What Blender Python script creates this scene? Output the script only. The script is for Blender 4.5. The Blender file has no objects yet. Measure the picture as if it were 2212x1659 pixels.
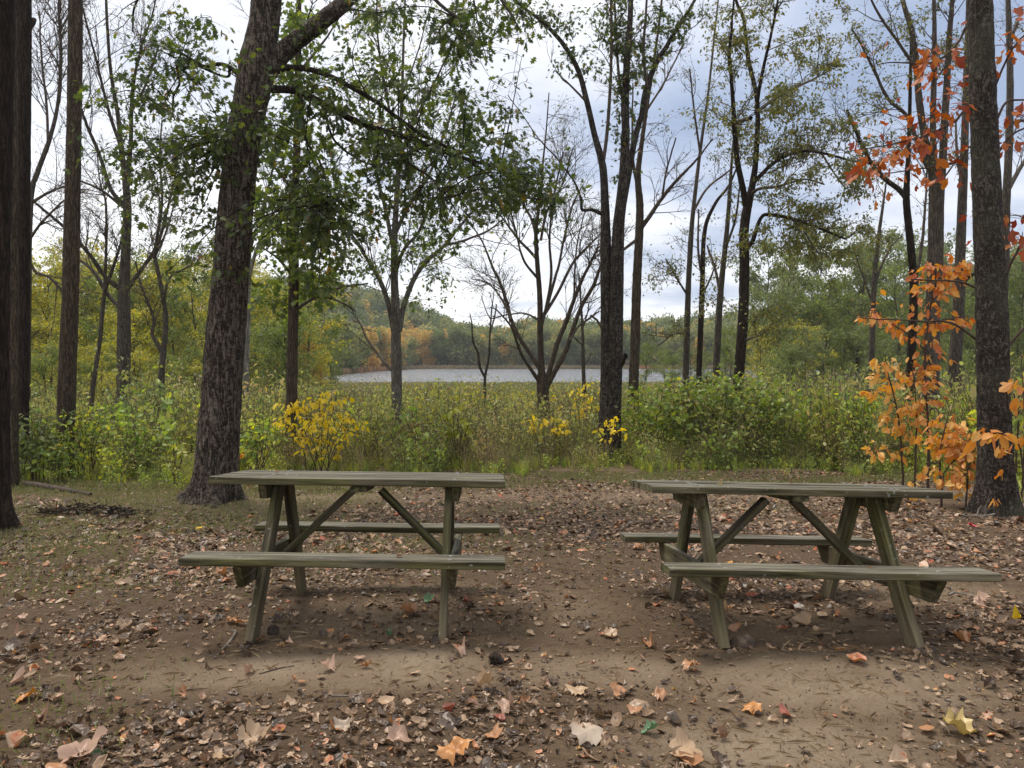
import bpy, math, random
import numpy as np
from mathutils import Matrix, Vector
D = bpy.data; SC = bpy.context.scene; COL = SC.collection
R = math.radians
# ------------------------------------------------------------------ camera, sky, sun, exposure
FPX = 1661.0; CX = 1106.0; CY = 829.5; HOR = 778.0          # photograph measured on a 2212 x 1659 grid
PITCH = math.atan((CY - HOR) / FPX)
CAMZ = 1.65
cam = D.cameras.new('camera'); cam.sensor_width = 36; cam.lens = 36 * FPX / 2212
cam.clip_start = 0.05; cam.clip_end = 3000
camo = D.objects.new('camera', cam); COL.objects.link(camo)
camo.location = (0, 0, CAMZ); camo.rotation_euler = (math.pi / 2 - PITCH, 0, 0); SC.camera = camo

SUN_EL, SUN_AZ = R(66), R(-40)       # azimuth from +Y towards +X: left, ahead of the camera
w = D.worlds.new("World"); SC.world = w; w.use_nodes = True
nt = w.node_tree; N = nt.nodes; LK = nt.links; N.clear()
def nd(tree, typ, **kw):
    n = tree.nodes.new(typ)
    for k, v in kw.items(): setattr(n, k, v)
    return n
out = nd(nt, 'ShaderNodeOutputWorld'); bg = nd(nt, 'ShaderNodeBackground'); LK.new(bg.outputs[0], out.inputs[0])
sky = nd(nt, 'ShaderNodeTexSky', sky_type='NISHITA', sun_disc=False, sun_elevation=SUN_EL, sun_rotation=SUN_AZ)
tc = nd(nt, 'ShaderNodeTexCoord'); sep = nd(nt, 'ShaderNodeSeparateXYZ'); LK.new(tc.outputs['Generated'], sep.inputs[0])
def wmath(op, a, b=None, c=None):
    n = nd(nt, 'ShaderNodeMath', operation=op)
    for i, v in enumerate((a, b, c)):
        if v is None: continue
        if isinstance(v, (int, float)): n.inputs[i].default_value = v
        else: LK.new(v, n.inputs[i])
    return n.outputs[0]
zc = wmath('MAXIMUM', sep.outputs['Z'], 0.0); zz = wmath('ADD', zc, 0.16)
px_ = wmath('DIVIDE', sep.outputs['X'], zz); py_ = wmath('DIVIDE', sep.outputs['Y'], zz)
cmb = nd(nt, 'ShaderNodeCombineXYZ'); LK.new(px_, cmb.inputs[0]); LK.new(py_, cmb.inputs[1])
cl = nd(nt, 'ShaderNodeTexNoise'); cl.inputs['Scale'].default_value = 0.95; cl.inputs['Detail'].default_value = 7
cl.inputs['Roughness'].default_value = 0.52; cl.inputs['Distortion'].default_value = 0.35; LK.new(cmb.outputs[0], cl.inputs['Vector'])
# the cloud deck is thinner (brighter) on the left and low down, heavier and bluer to the right
bias = wmath('MULTIPLY_ADD', sep.outputs['X'], -0.24, 0.055)
lowb = wmath('SUBTRACT', 0.30, zc); lowb = wmath('MAXIMUM', lowb, 0.0); 
lowb = wmath('MULTIPLY', lowb, 0.55)
cv = wmath('ADD', cl.outputs[0], bias); cv = wmath('ADD', cv, lowb)
topb = wmath('SUBTRACT', zc, 0.30); topb = wmath('MAXIMUM', topb, 0.0); topb = wmath('MULTIPLY', topb, 0.9); cv = wmath('ADD', cv, topb)
ramp = nd(nt, 'ShaderNodeValToRGB'); LK.new(cv, ramp.inputs[0])
e = ramp.color_ramp.elements
e[0].position = 0.40; e[0].color = (0.23, 0.285, 0.40, 1); e[1].position = 0.78; e[1].color = (0.80, 0.80, 0.805, 1)
m_ = e.new(0.51); m_.color = (0.36, 0.405, 0.51, 1)
m_ = e.new(0.60); m_.color = (0.56, 0.58, 0.635, 1)
skm = nd(nt, 'ShaderNodeVectorMath', operation='SCALE'); LK.new(sky.outputs[0], skm.inputs[0]); skm.inputs['Scale'].default_value = 0.10
mx = nd(nt, 'ShaderNodeMix', data_type='RGBA'); mx.inputs['Factor'].default_value = 0.90
LK.new(skm.outputs[0], mx.inputs['A']); LK.new(ramp.outputs[0], mx.inputs['B'])
LK.new(mx.outputs['Result'], bg.inputs[0]); bg.inputs[1].default_value = 0.82

sl = D.lights.new('sun', 'SUN'); sl.energy = 1.5; sl.angle = R(18); sl.color = (1.0, 0.92, 0.82)
so = D.objects.new('sun', sl); COL.objects.link(so)
sd = Vector((math.sin(SUN_AZ) * math.cos(SUN_EL), math.cos(SUN_AZ) * math.cos(SUN_EL), math.sin(SUN_EL)))
so.rotation_euler = sd.to_track_quat('Z', 'Y').to_euler(); so.location = (0, 0, 30)
SC.view_settings.view_transform = 'Standard'; SC.view_settings.look = 'None'
SC.view_settings.exposure = 1.08; SC.view_settings.gamma = 1.0; SC.view_settings.use_curve_mapping = False
SC.cycles.max_bounces = 6; SC.cycles.diffuse_bounces = 3; SC.cycles.transmission_bounces = 4
SC.cycles.use_denoising = True

# ------------------------------------------------------------------ helpers
rng = np.random.default_rng(7)
def reseed(s):
    global rng
    rng = np.random.default_rng(s)
cp, sp = math.cos(PITCH), math.sin(PITCH)
def ray(px, py):
    a = (px - CX) / FPX; u = -(py - CY) / FPX
    d = np.array([a, cp + u * sp, -sp + u * cp]); return d / d[1]
CAM = np.array([0, 0, CAMZ])
def P(px, py, d): return CAM + ray(px, py) * d                # the point d metres ahead seen at that spot
def unit(v): return v / (np.linalg.norm(v) + 1e-12)
def unitn(v): return v / (np.linalg.norm(v, axis=-1, keepdims=True) + 1e-12)
def sstep(t): t = np.clip(t, 0, 1); return t * t * (3 - 2 * t)

# value noise for the terrain
_perm = np.random.default_rng(3).random((256, 256))
def vnoise(x, y):
    xi = np.floor(x).astype(int); yi = np.floor(y).astype(int); fx = x - xi; fy = y - yi
    fx = fx * fx * (3 - 2 * fx); fy = fy * fy * (3 - 2 * fy)
    a = _perm[xi % 256, yi % 256]; b = _perm[(xi + 1) % 256, yi % 256]; c = _perm[xi % 256, (yi + 1) % 256]; d = _perm[(xi + 1) % 256, (yi + 1) % 256]
    return (a * (1 - fx) + b * fx) * (1 - fy) + (c * (1 - fx) + d * fx) * fy
def fbm(x, y, o=4):
    s = 0; a = 0.5
    for k in range(o): s = s + a * vnoise(x * 2 ** k + 17 * k, y * 2 ** k + 5 * k); a *= 0.5
    return s

# terrain: 6 % slope under the tables, then a flat marsh, the lake basin and the hills
WATER = -1.32
RPX = [-3000, 0, 400, 640, 736, 805, 882, 923, 965, 996, 1028, 1083, 1121, 1160, 1194, 1292, 1400, 1500, 1700, 2212, 5000]
RPY = [640, 592, 594, 600, 612, 628, 650, 670, 688, 703, 711, 711, 697, 690, 687, 701, 690, 684, 672, 660, 660]
def col_of(x, y): return CX + FPX * x / np.maximum(y, 1.0)
def far_shore(px): return np.interp(px, [560, 640, 720, 800, 900, 1500, 1750, 2000], [60, 100, 145, 195, 256, 260, 200, 60])
def land(x, y):
    t = np.maximum(y - 13, 0)
    z = -0.06 * (np.minimum(y, 13) - 4.44) - 0.56 * (1 - np.exp(-t / 10.0)) - 0.003 * np.minimum(t, 90)
    z = np.where(y < -6, -0.06 * (-6 - 4.44), z)
    return z
def gz0(x, y):
    x = np.asarray(x, float); y = np.asarray(y, float)
    z = land(x, y); px = col_of(x, y)
    s = np.minimum(y - (97 + 6 * vnoise(px / 90.0, px * 0)), far_shore(px) - y)
    z = z - 1.3 * sstep(s / 10.0)
    zr = CAMZ + (HOR - np.interp(px, RPX, RPY)) / FPX * 390 - 13
    h = sstep((y - 268) / 120.0)
    z = z * (1 - h) + zr * h
    return z
def micro(x, y):
    r = np.hypot(x, y)
    f = np.clip(1.3 - r / 30.0, 0, 1)
    m = 0.05 * (fbm(x * 1.1 + 40, y * 1.1 + 9, 3) - 0.43) + 0.022 * (fbm(x * 7, y * 7, 3) - 0.43)
    return m * f
# feet of the picnic tables in worn hollows, low humps of bare earth in front of them
HUMPS = [(-0.55, 4.18, 0.8, 0.22, 0.045), (1.75, 4.05, 0.75, 0.22, 0.05), (-0.95, 5.0, 0.75, 0.5, -0.03), (1.75, 4.9, 0.75, 0.5, -0.03)]
def gz(x, y):
    x = np.asarray(x, float); y = np.asarray(y, float)
    z = gz0(x, y) + micro(x, y)
    for (a, b, sx, sy, h) in HUMPS: z = z + h * np.exp(-((x - a) / sx) ** 2 - ((y - b) / sy) ** 2)
    return z
def ground_at(px, py):
    r = ray(px, py); lo, hi = 1.5, 400.0
    ts = np.geomspace(lo, hi, 4000); q = CAM[:, None] + r[:, None] * ts
    below = q[2] < gz0(q[0], q[1]); k = int(np.argmax(below)) if below.any() else len(ts) - 1
    d = ts[k]; x = r[0] * d; return np.array([x, d, float(gz(x, d))])

# ------------------------------------------------------------------ mesh building
class Geo:
    def __init__(s): s.v = []; s.f = []; s.t = []; s.n = 0; s.sm = []
    def add(s, V, faces, tint=0.5, smooth=False):
        V = np.asarray(V, float).reshape(-1, 3)
        for F in (faces if isinstance(faces, list) and isinstance(faces[0], np.ndarray) else [faces]):
            F = np.asarray(F, int)
            if len(F): s.f.append(F + s.n); s.sm.append(np.full(len(F), smooth))
        s.v.append(V); t = np.asarray(tint, float)
        s.t.append(np.full(len(V), float(t)) if t.ndim == 0 else t); s.n += len(V)
    def merge(s, o):
        for F, q in zip(o.f, o.sm): s.f.append(F + s.n); s.sm.append(q)
        s.v += o.v; s.t += o.t; s.n += o.n
    def build(s, name, mat, parent=None, loc=None, base=None, link=True):
        V = np.concatenate(s.v) if s.v else np.zeros((0, 3))
        if base is not None: V = V - np.asarray(base)
        me = D.meshes.new(name); me.vertices.add(len(V)); me.vertices.foreach_set('co', V.astype(np.float32).ravel())
        if s.f:
            loops = np.concatenate([F.ravel() for F in s.f]); tot = np.concatenate([np.full(len(F), F.shape[1]) for F in s.f])
            me.loops.add(len(loops)); me.loops.foreach_set('vertex_index', loops.astype(np.int32))
            me.polygons.add(len(tot)); st = np.concatenate([[0], np.cumsum(tot)[:-1]])
            me.polygons.foreach_set('loop_start', st.astype(np.int32)); me.polygons.foreach_set('loop_total', tot.astype(np.int32))
            me.polygons.foreach_set('use_smooth', np.concatenate(s.sm))
        a = me.attributes.new('tint', 'FLOAT', 'POINT'); a.data.foreach_set('value', np.concatenate(s.t).astype(np.float32))
        me.update(calc_edges=True); me.validate()
        if mat is not None: me.materials.append(mat)
        o = D.objects.new(name, me)
        if link: COL.objects.link(o)
        if parent is not None: o.parent = parent
        if loc is not None: o.location = loc
        return o
def tag(o, label=None, cat=None, group=None, kind=None):
    if label: o['label'] = label
    if cat: o['category'] = cat
    if group: o['group'] = group
    if kind: o['kind'] = kind
    return o
def thing(name, label, cat, loc, group=None):
    o = D.objects.new(name, None); COL.objects.link(o); o.location = loc; o.empty_display_size = 0.2
    return tag(o, label, cat, group)
def dup(root, loc, rotz=0, scale=1.0, label=None, group=None):
    r = root.copy(); COL.objects.link(r); r.location = loc; r.rotation_euler = (0, 0, rotz); r.scale = (scale,) * 3 if np.isscalar(scale) else scale
    if label: r['label'] = label
    if group: r['group'] = group
    for ch in list(root.children):
        c = ch.copy(); COL.objects.link(c); c.parent = r
    return r

def tubes(geo, lines, sides, tint=0.5, rough=0.0, smooth=True, mul=None):
    """lines: list of (points (n,3), radii (n,)). Those of equal length are swept together."""
    by = {}
    for p, r in lines: by.setdefault(len(p), []).append((p, r))
    ang = np.arange(sides) * 2 * math.pi / sides
    for n, L in by.items():
        Pn = np.stack([a for a, _ in L]); Rn = np.stack([b for _, b in L]); m = len(L)
        T = np.gradient(Pn, axis=1); T = unitn(T)
        mean = unitn(Pn[:, -1] - Pn[:, 0])
        ref = np.where((np.abs(mean[:, 2:3]) > 0.8), np.array([[1.0, 0.0, 0.0]]), np.array([[0.0, 0.0, 1.0]]))[:, None, :]
        A = unitn(np.cross(T, np.broadcast_to(ref, T.shape))); B = np.cross(T, A)
        rr = Rn[:, :, None] * np.ones(sides)
        if rough: rr = rr * (1 + rough * rng.standard_normal((m, n, sides)))
        if mul is not None: rr = rr * mul[None]
        V = Pn[:, :, None, :] + rr[..., None] * (np.cos(ang)[None, None, :, None] * A[:, :, None, :] + np.sin(ang)[None, None, :, None] * B[:, :, None, :])
        i = np.arange(n - 1)[:, None]; j = np.arange(sides)[None, :]; j2 = (j + 1) % sides
        q = np.stack([i * sides + j, i * sides + j2, (i + 1) * sides + j2, (i + 1) * sides + j], -1).reshape(-1, 4)
        q = (q[None] + (np.arange(m) * n * sides)[:, None, None]).reshape(-1, 4)
        geo.add(V.reshape(-1, 3), q, tint, smooth)

def smooth_line(pts, n):
    """Catmull-Rom through rows of pts (any columns), n samples."""
    p = np.asarray(pts, float)
    if len(p) == 2: return p[0] + (p[1] - p[0]) * np.linspace(0, 1, n)[:, None]
    q = np.vstack([2 * p[0] - p[1], p, 2 * p[-1] - p[-2]])
    t = np.linspace(0, len(p) - 1 - 1e-9, n); k = t.astype(int); u = (t - k)[:, None]
    a, b, c, d = q[k], q[k + 1], q[k + 2], q[k + 3]
    return 0.5 * (2 * b + (c - a) * u + (2 * a - 5 * b + 4 * c - d) * u ** 2 + (3 * b - a - 3 * c + d) * u ** 3)

# leaf templates: x along the leaf, y across, z up
def fan(outline, c):
    o = np.array([(a, b, 0.10 * abs(b) - 0.10 * (a - 0.4) ** 2) for a, b in outline]); v = np.vstack([[(c[0], c[1], -0.02)], o]); k = len(o)
    return v, np.array([(0, 1 + i, 1 + (i + 1) % k) for i in range(k)])
def mirror(h): return h + [(a, -b) for a, b in reversed(h[1:-1])]
T_RHOMB = (np.array([(0, 0, 0), (.45, .26, .07), (1, 0, -.08), (.45, -.26, .07)]), np.array([(0, 2, 1), (0, 3, 2)]))
T_NARROW = (np.array([(0, 0, 0), (.45, .11, .03), (1, 0, -.12), (.45, -.11, .03)]), np.array([(0, 2, 1), (0, 3, 2)]))
T_OVAL = fan(mirror([(0, 0), (.18, .17), (.45, .27), (.72, .2), (1, 0)]), (.45, 0))
T_OAK = fan(mirror([(0, 0), (.14, .05), (.2, .24), (.34, .1), (.47, .38), (.6, .12), (.76, .3), (.82, .1), (1, 0)]), (.45, 0))
T_MITT = fan([(0, 0), (.22, .1), (.34, .36), (.52, .42), (.54, .17), (.78, .19), (1, 0), (.8, -.2), (.5, -.25), (.22, -.12)], (.45, 0))
T_MAPLE = fan(mirror([(0, 0), (.05, .2), (-.02, .38), (.25, .36), (.38, .58), (.5, .42), (.62, .44), (.62, .2), (.8, .16), (1, 0)]), (.38, 0))
T_CLUMP = (np.array([(0, 0, 0), (.5, .5, .1), (1, 0, 0), (.5, -.5, .1)]), np.array([(0, 1, 2), (0, 2, 3)]))
def leaves(geo, pos, axis, nrm, size, tmpl, tint, width=1.0):
    pos = np.asarray(pos, float); n = len(pos)
    if n == 0: return
    V, F = tmpl; a = unitn(np.asarray(axis, float)); s = unitn(np.cross(nrm, a)); u = np.cross(a, s)
    size = np.broadcast_to(np.asarray(size, float), (n,)); width = np.broadcast_to(np.asarray(width, float), (n,))
    W = pos[:, None] + size[:, None, None] * (V[None, :, 0:1] * a[:, None] + (V[None, :, 1:2] * width[:, None, None]) * s[:, None] + V[None, :, 2:3] * u[:, None])
    k = len(V); faces = (F[None] + (np.arange(n) * k)[:, None, None]).reshape(-1, 3)
    tint = np.broadcast_to(np.asarray(tint, float), (n,))
    geo.add(W.reshape(-1, 3), faces, np.repeat(tint, k))
def randdir(n): return unitn(rng.standard_normal((n, 3)))

# ------------------------------------------------------------------ materials
def newmat(name):
    m = D.materials.new(name); m.use_nodes = True; t = m.node_tree; t.nodes.clear()
    o = nd(t, 'ShaderNodeOutputMaterial'); return m, t, o
def setramp(r, stops):
    e = r.color_ramp.elements
    while len(e) > 1: e.remove(e[-1])
    e[0].position = stops[0][0]; e[0].color = (*stops[0][1], 1)
    for p, c in stops[1:]: x = e.new(p); x.color = (*c, 1)
def leaf_mat(name, stops, trans=0.4, gloss=0.04, rough=0.45):
    m, t, o = newmat(name); L = t.links.new
    at = nd(t, 'ShaderNodeAttribute', attribute_name='tint'); rp = nd(t, 'ShaderNodeValToRGB'); setramp(rp, stops); L(at.outputs['Fac'], rp.inputs[0])
    df = nd(t, 'ShaderNodeBsdfDiffuse'); tr = nd(t, 'ShaderNodeBsdfTranslucent'); gl = nd(t, 'ShaderNodeBsdfGlossy'); gl.inputs['Roughness'].default_value = rough
    hs = nd(t, 'ShaderNodeHueSaturation'); hs.inputs['Saturation'].default_value = 1.15; hs.inputs['Value'].default_value = 1.5; L(rp.outputs[0], hs.inputs['Color'])
    L(rp.outputs[0], df.inputs[0]); L(hs.outputs[0], tr.inputs[0])
    a = nd(t, 'ShaderNodeMixShader'); a.inputs[0].default_value = trans; L(df.outputs[0], a.inputs[1]); L(tr.outputs[0], a.inputs[2])
    b = nd(t, 'ShaderNodeMixShader'); b.inputs[0].default_value = gloss; L(a.outputs[0], b.inputs[1]); L(gl.outputs[0], b.inputs[2])
    L(b.outputs[0], o.inputs[0]); return m
def bark_mat(name, dark, light, scale=14.0, stretch=0.22, depth=0.02, moss=None, crack=0.12, plates=.10):
    m, t, o = newmat(name); L = t.links.new
    tc = nd(t, 'ShaderNodeTexCoord'); mp = nd(t, 'ShaderNodeMapping'); mp.inputs['Scale'].default_value = (scale, scale, scale * stretch); L(tc.outputs['Object'], mp.inputs[0])
    def furrow(sc, det, src):
        n_ = nd(t, 'ShaderNodeTexNoise'); n_.inputs['Scale'].default_value = sc; n_.inputs['Detail'].default_value = det; n_.inputs['Roughness'].default_value = 0.55; n_.inputs['Distortion'].default_value = 0.6; L(src, n_.inputs['Vector'])
        a_ = nd(t, 'ShaderNodeMath', operation='SUBTRACT'); L(n_.outputs[0], a_.inputs[0]); a_.inputs[1].default_value = 0.5
        b_ = nd(t, 'ShaderNodeMath', operation='ABSOLUTE'); L(a_.outputs[0], b_.inputs[0])
        c_ = nd(t, 'ShaderNodeMath', operation='MULTIPLY', use_clamp=True); L(b_.outputs[0], c_.inputs[0]); c_.inputs[1].default_value = 1 / crack; return c_.outputs[0]
    mp2 = nd(t, 'ShaderNodeMapping'); mp2.inputs['Scale'].default_value = (scale * .6, scale * .6, scale * 1.3); mp2.inputs['Location'].default_value = (3, 7, 1); L(tc.outputs['Object'], mp2.inputs[0])
    f1, f2, f3 = furrow(1.0, 2, mp.outputs[0]), furrow(2.3, 3, mp.outputs[0]), furrow(1.0, 3, mp2.outputs[0])
    n2 = nd(t, 'ShaderNodeTexNoise'); n2.inputs['Scale'].default_value = 3.5; n2.inputs['Detail'].default_value = 8; n2.inputs['Roughness'].default_value = 0.7; L(mp.outputs[0], n2.inputs['Vector'])
    def wsum(pairs):
        o_ = None
        for v_, k_ in pairs:
            m_ = nd(t, 'ShaderNodeMath', operation='MULTIPLY_ADD'); L(v_, m_.inputs[0]); m_.inputs[1].default_value = k_
            if o_ is None: m_.inputs[2].default_value = 0.0
            else: L(o_, m_.inputs[2])
            o_ = m_.outputs[0]
        return o_
    hsum = wsum([(f1, .30), (f2, .22), (f3, plates), (n2.outputs[0], .42)])
    class h2: outputs = [hsum]
    rp = nd(t, 'ShaderNodeValToRGB'); setramp(rp, [(0.22, tuple(c * 0.5 for c in dark)), (0.48, dark), (0.92, light)]); L(h2.outputs[0], rp.inputs[0])
    colr = rp.outputs[0]
    n3 = nd(t, 'ShaderNodeTexNoise'); n3.inputs['Scale'].default_value = 1.3; n3.inputs['Detail'].default_value = 3; L(tc.outputs['Object'], n3.inputs['Vector'])
    if moss:
        mr = nd(t, 'ShaderNodeMapRange'); mr.inputs['From Min'].default_value = 0.5; mr.inputs['From Max'].default_value = 0.7; mr.inputs['To Max'].default_value = 0.6; L(n3.outputs[0], mr.inputs['Value'])
        mm = nd(t, 'ShaderNodeMix', data_type='RGBA'); L(mr.outputs[0], mm.inputs['Factor']); L(colr, mm.inputs['A']); mm.inputs['B'].default_value = (*moss, 1); colr = mm.outputs['Result']
    bp = nd(t, 'ShaderNodeBump'); bp.inputs['Strength'].default_value = 0.9; bp.inputs['Distance'].default_value = depth; L(h2.outputs[0], bp.inputs['Height'])
    pb = nd(t, 'ShaderNodeBsdfPrincipled'); pb.inputs['Roughness'].default_value = 0.92; pb.inputs['Specular IOR Level'].default_value = 0.2
    L(colr, pb.inputs['Base Color']); L(bp.outputs[0], pb.inputs['Normal']); L(pb.outputs[0], o.inputs[0]); return m
def plain_mat(name, stops, scale=8.0, rough=0.9, bump=0.0, use_tint=False):
    m, t, o = newmat(name); L = t.links.new
    tc = nd(t, 'ShaderNodeTexCoord'); n = nd(t, 'ShaderNodeTexNoise'); n.inputs['Scale'].default_value = scale; n.inputs['Detail'].default_value = 6; L(tc.outputs['Object'], n.inputs['Vector'])
    rp = nd(t, 'ShaderNodeValToRGB'); setramp(rp, stops)
    if use_tint:
        at = nd(t, 'ShaderNodeAttribute', attribute_name='tint'); L(at.outputs['Fac'], rp.inputs[0])
    else: L(n.outputs[0], rp.inputs[0])
    pb = nd(t, 'ShaderNodeBsdfPrincipled'); pb.inputs['Roughness'].default_value = rough; pb.inputs['Specular IOR Level'].default_value = 0.2; L(rp.outputs[0], pb.inputs['Base Color'])
    if bump:
        b = nd(t, 'ShaderNodeBump'); b.inputs['Distance'].default_value = bump; L(n.outputs[0], b.inputs['Height']); L(b.outputs[0], pb.inputs['Normal'])
    L(pb.outputs[0], o.inputs[0]); return m

M = {}
M['bark_grey'] = bark_mat('shaggy grey bark', (0.032, 0.024, 0.017), (0.215, 0.172, 0.132), 15, 0.2, 0.04, crack=0.11, plates=.2)
M['bark_dark'] = bark_mat('dark bark', (0.020, 0.014, 0.010), (0.075, 0.052, 0.037), 20, 0.12, 0.02)
M['bark_brown'] = bark_mat('brown furrowed bark', (0.044, 0.032, 0.021), (0.175, 0.135, 0.092), 30, 0.10, 0.012)
M['bark_cherry'] = bark_mat('flaky dark bark', (0.028, 0.022, 0.017), (0.165, 0.140, 0.115), 19, 0.4, 0.025, moss=(0.085, 0.085, 0.055), crack=.16, plates=.22)
M['bark_mid'] = bark_mat('grey brown bark', (0.055, 0.045, 0.035), (0.185, 0.155, 0.122), 26, 0.12, 0.01)
M['bark_ash'] = bark_mat('light grey furrowed bark', (0.085, 0.075, 0.062), (0.30, 0.27, 0.225), 26, 0.10, 0.01)
M['bark_black'] = bark_mat('black brown plated bark', (0.020, 0.016, 0.013), (0.125, 0.105, 0.086), 17, 0.25, 0.02, crack=.13, plates=.2)
M['lying_wood'] = plain_mat('weathered fallen wood', [(0.3, (0.10, 0.085, 0.07)), (0.7, (0.27, 0.24, 0.20))], 9, bump=.01)
M['dark_wood'] = plain_mat('dark fallen wood', [(0.3, (0.045, 0.034, 0.026)), (0.7, (0.12, 0.09, 0.07))], 12, bump=.01)
M['bark_pale'] = bark_mat('pale bark', (0.16, 0.145, 0.12), (0.36, 0.33, 0.28), 6, 0.15, 0.01)
M['twig'] = plain_mat('twigs', [(0.3, (0.05, 0.038, 0.03)), (0.7, (0.12, 0.095, 0.075))], 6)
M['stem_brown'] = plain_mat('dark sapling stem', [(0.3, (0.045, 0.03, 0.024)), (0.7, (0.10, 0.07, 0.05))], 12)
M['stem_green'] = plain_mat('weed stem', [(0.3, (0.10, 0.085, 0.05)), (0.7, (0.20, 0.16, 0.10))], 12)
LF = lambda *a, **k: leaf_mat(*a, **k)
M['oak'] = LF('dark green oak leaf', [(0, (0.026, 0.042, 0.013)), (0.5, (0.062, 0.090, 0.022)), (0.9, (0.13, 0.155, 0.034)), (0.97, (0.19, 0.14, 0.03)), (1, (0.28, 0.10, 0.02))], .5)
M['maple'] = LF('green maple leaf', [(0, (0.055, 0.085, 0.022)), (0.5, (0.115, 0.16, 0.036)), (0.85, (0.21, 0.235, 0.05)), (1, (0.32, 0.27, 0.05))], .58)
M['olive'] = LF('olive leaf', [(0, (0.045, 0.058, 0.016)), (0.5, (0.10, 0.115, 0.028)), (0.85, (0.19, 0.18, 0.04)), (1, (0.28, 0.19, 0.05))])
M['walnut'] = LF('yellow green leaf', [(0, (0.055, 0.075, 0.020)), (0.5, (0.13, 0.14, 0.034)), (1, (0.27, 0.22, 0.05))])
M['fade'] = LF('fading brown green leaf', [(0, (0.07, 0.065, 0.028)), (0.6, (0.17, 0.14, 0.05)), (1, (0.30, 0.20, 0.07))])
M['yellowgreen'] = LF('yellow green thicket leaf', [(0, (0.14, 0.17, 0.04)), (0.5, (0.32, 0.32, 0.065)), (0.9, (0.50, 0.41, 0.06)), (1, (0.60, 0.36, 0.05))], .45)
M['midgreen'] = LF('mid green thicket leaf', [(0, (0.07, 0.10, 0.03)), (0.6, (0.155, 0.20, 0.055)), (1, (0.28, 0.29, 0.07))], .45)
M['greygreen'] = LF('grey green thicket leaf', [(0, (0.085, 0.11, 0.045)), (0.6, (0.165, 0.20, 0.075)), (1, (0.28, 0.28, 0.09))], .45)
M['yellow'] = LF('bright yellow leaf', [(0, (0.52, 0.40, 0.03)), (0.6, (0.80, 0.60, 0.035)), (0.85, (0.85, 0.66, 0.06)), (0.93, (0.45, 0.45, 0.06)), (1, (0.62, 0.22, 0.03))])
M['orange'] = LF('orange sassafras leaf', [(0, (0.70, 0.49, 0.14)), (0.35, (0.67, 0.35, 0.09)), (0.7, (0.56, 0.22, 0.065)), (0.9, (0.44, 0.12, 0.045)), (0.96, (0.36, 0.35, 0.05)), (1, (0.3, 0.30, 0.05))], 0.35)
M['red'] = LF('red sassafras leaf', [(0, (0.50, 0.19, 0.035)), (0.5, (0.40, 0.10, 0.025)), (1, (0.20, 0.025, 0.02))], 0.35)
M['brightgreen'] = LF('fresh green shrub leaf', [(0, (0.085, 0.14, 0.03)), (0.55, (0.20, 0.275, 0.05)), (0.9, (0.42, 0.42, 0.07)), (1, (0.5, 0.3, 0.04))])
M['limegreen'] = LF('lime weed leaf', [(0, (0.17, 0.20, 0.03)), (0.6, (0.34, 0.36, 0.06)), (1, (0.52, 0.47, 0.10))])
M['weed'] = LF('weed leaf', [(0, (0.10, 0.125, 0.045)), (0.25, (0.20, 0.235, 0.07)), (0.5, (0.36, 0.36, 0.10)), (0.75, (0.42, 0.34, 0.15)), (0.9, (0.40, 0.29, 0.16)), (1, (0.70, 0.50, 0.06))], 0.42)
M['weedgreen'] = LF('green weed leaf', [(0, (0.075, 0.13, 0.036)), (0.35, (0.20, 0.29, 0.062)), (0.65, (0.42, 0.48, 0.09)), (1, (0.74, 0.64, 0.08))], 0.45)
M['dry'] = LF('dry grass blade', [(0, (0.21, 0.155, 0.085)), (0.5, (0.36, 0.275, 0.155)), (1, (0.52, 0.43, 0.27))], 0.3)
M['lawn'] = LF('short grass blade', [(0, (0.13, 0.125, 0.045)), (0.5, (0.215, 0.205, 0.075)), (0.75, (0.17, 0.215, 0.06)), (1, (0.38, 0.32, 0.16))], 0.3)
M['marsh'] = LF('marsh grass', [(0, (0.12, 0.14, 0.05)), (0.45, (0.22, 0.215, 0.085)), (0.75, (0.34, 0.275, 0.14)), (1, (0.40, 0.25, 0.13))], 0.25)
M['reed'] = LF('russet reeds', [(0, (0.17, 0.145, 0.075)), (0.65, (0.26, 0.205, 0.115)), (1, (0.40, 0.19, 0.085))], 0.2)
M['litter'] = LF('fallen leaf litter', [(0, (0.042, 0.027, 0.017)), (0.30, (0.092, 0.058, 0.035)), (0.52, (0.185, 0.118, 0.070)), (0.72, (0.31, 0.205, 0.125)), (0.86, (0.42, 0.30, 0.20)), (0.91, (0.46, 0.21, 0.10)), (0.96, (0.40, 0.11, 0.06)), (0.985, (0.55, 0.36, 0.07)), (1, (0.5, 0.45, 0.36))], 0.12, 0.05, 0.4)
M['needle'] = LF('dry pine needle', [(0, (0.20, 0.125, 0.07)), (0.6, (0.34, 0.24, 0.14)), (1, (0.50, 0.39, 0.24))], 0.1)
M['far_green'] = LF('far green crown', [(0, (0.07, 0.10, 0.04)), (0.5, (0.125, 0.16, 0.058)), (1, (0.21, 0.225, 0.075))], 0.4)
M['far_olive'] = LF('far olive crown', [(0, (0.15, 0.175, 0.06)), (0.5, (0.26, 0.255, 0.085)), (1, (0.38, 0.32, 0.10))], 0.42)
M['far_orange'] = LF('far orange crown', [(0, (0.30, 0.23, 0.08)), (0.5, (0.45, 0.31, 0.10)), (1, (0.56, 0.34, 0.10))], 0.45)

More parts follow.
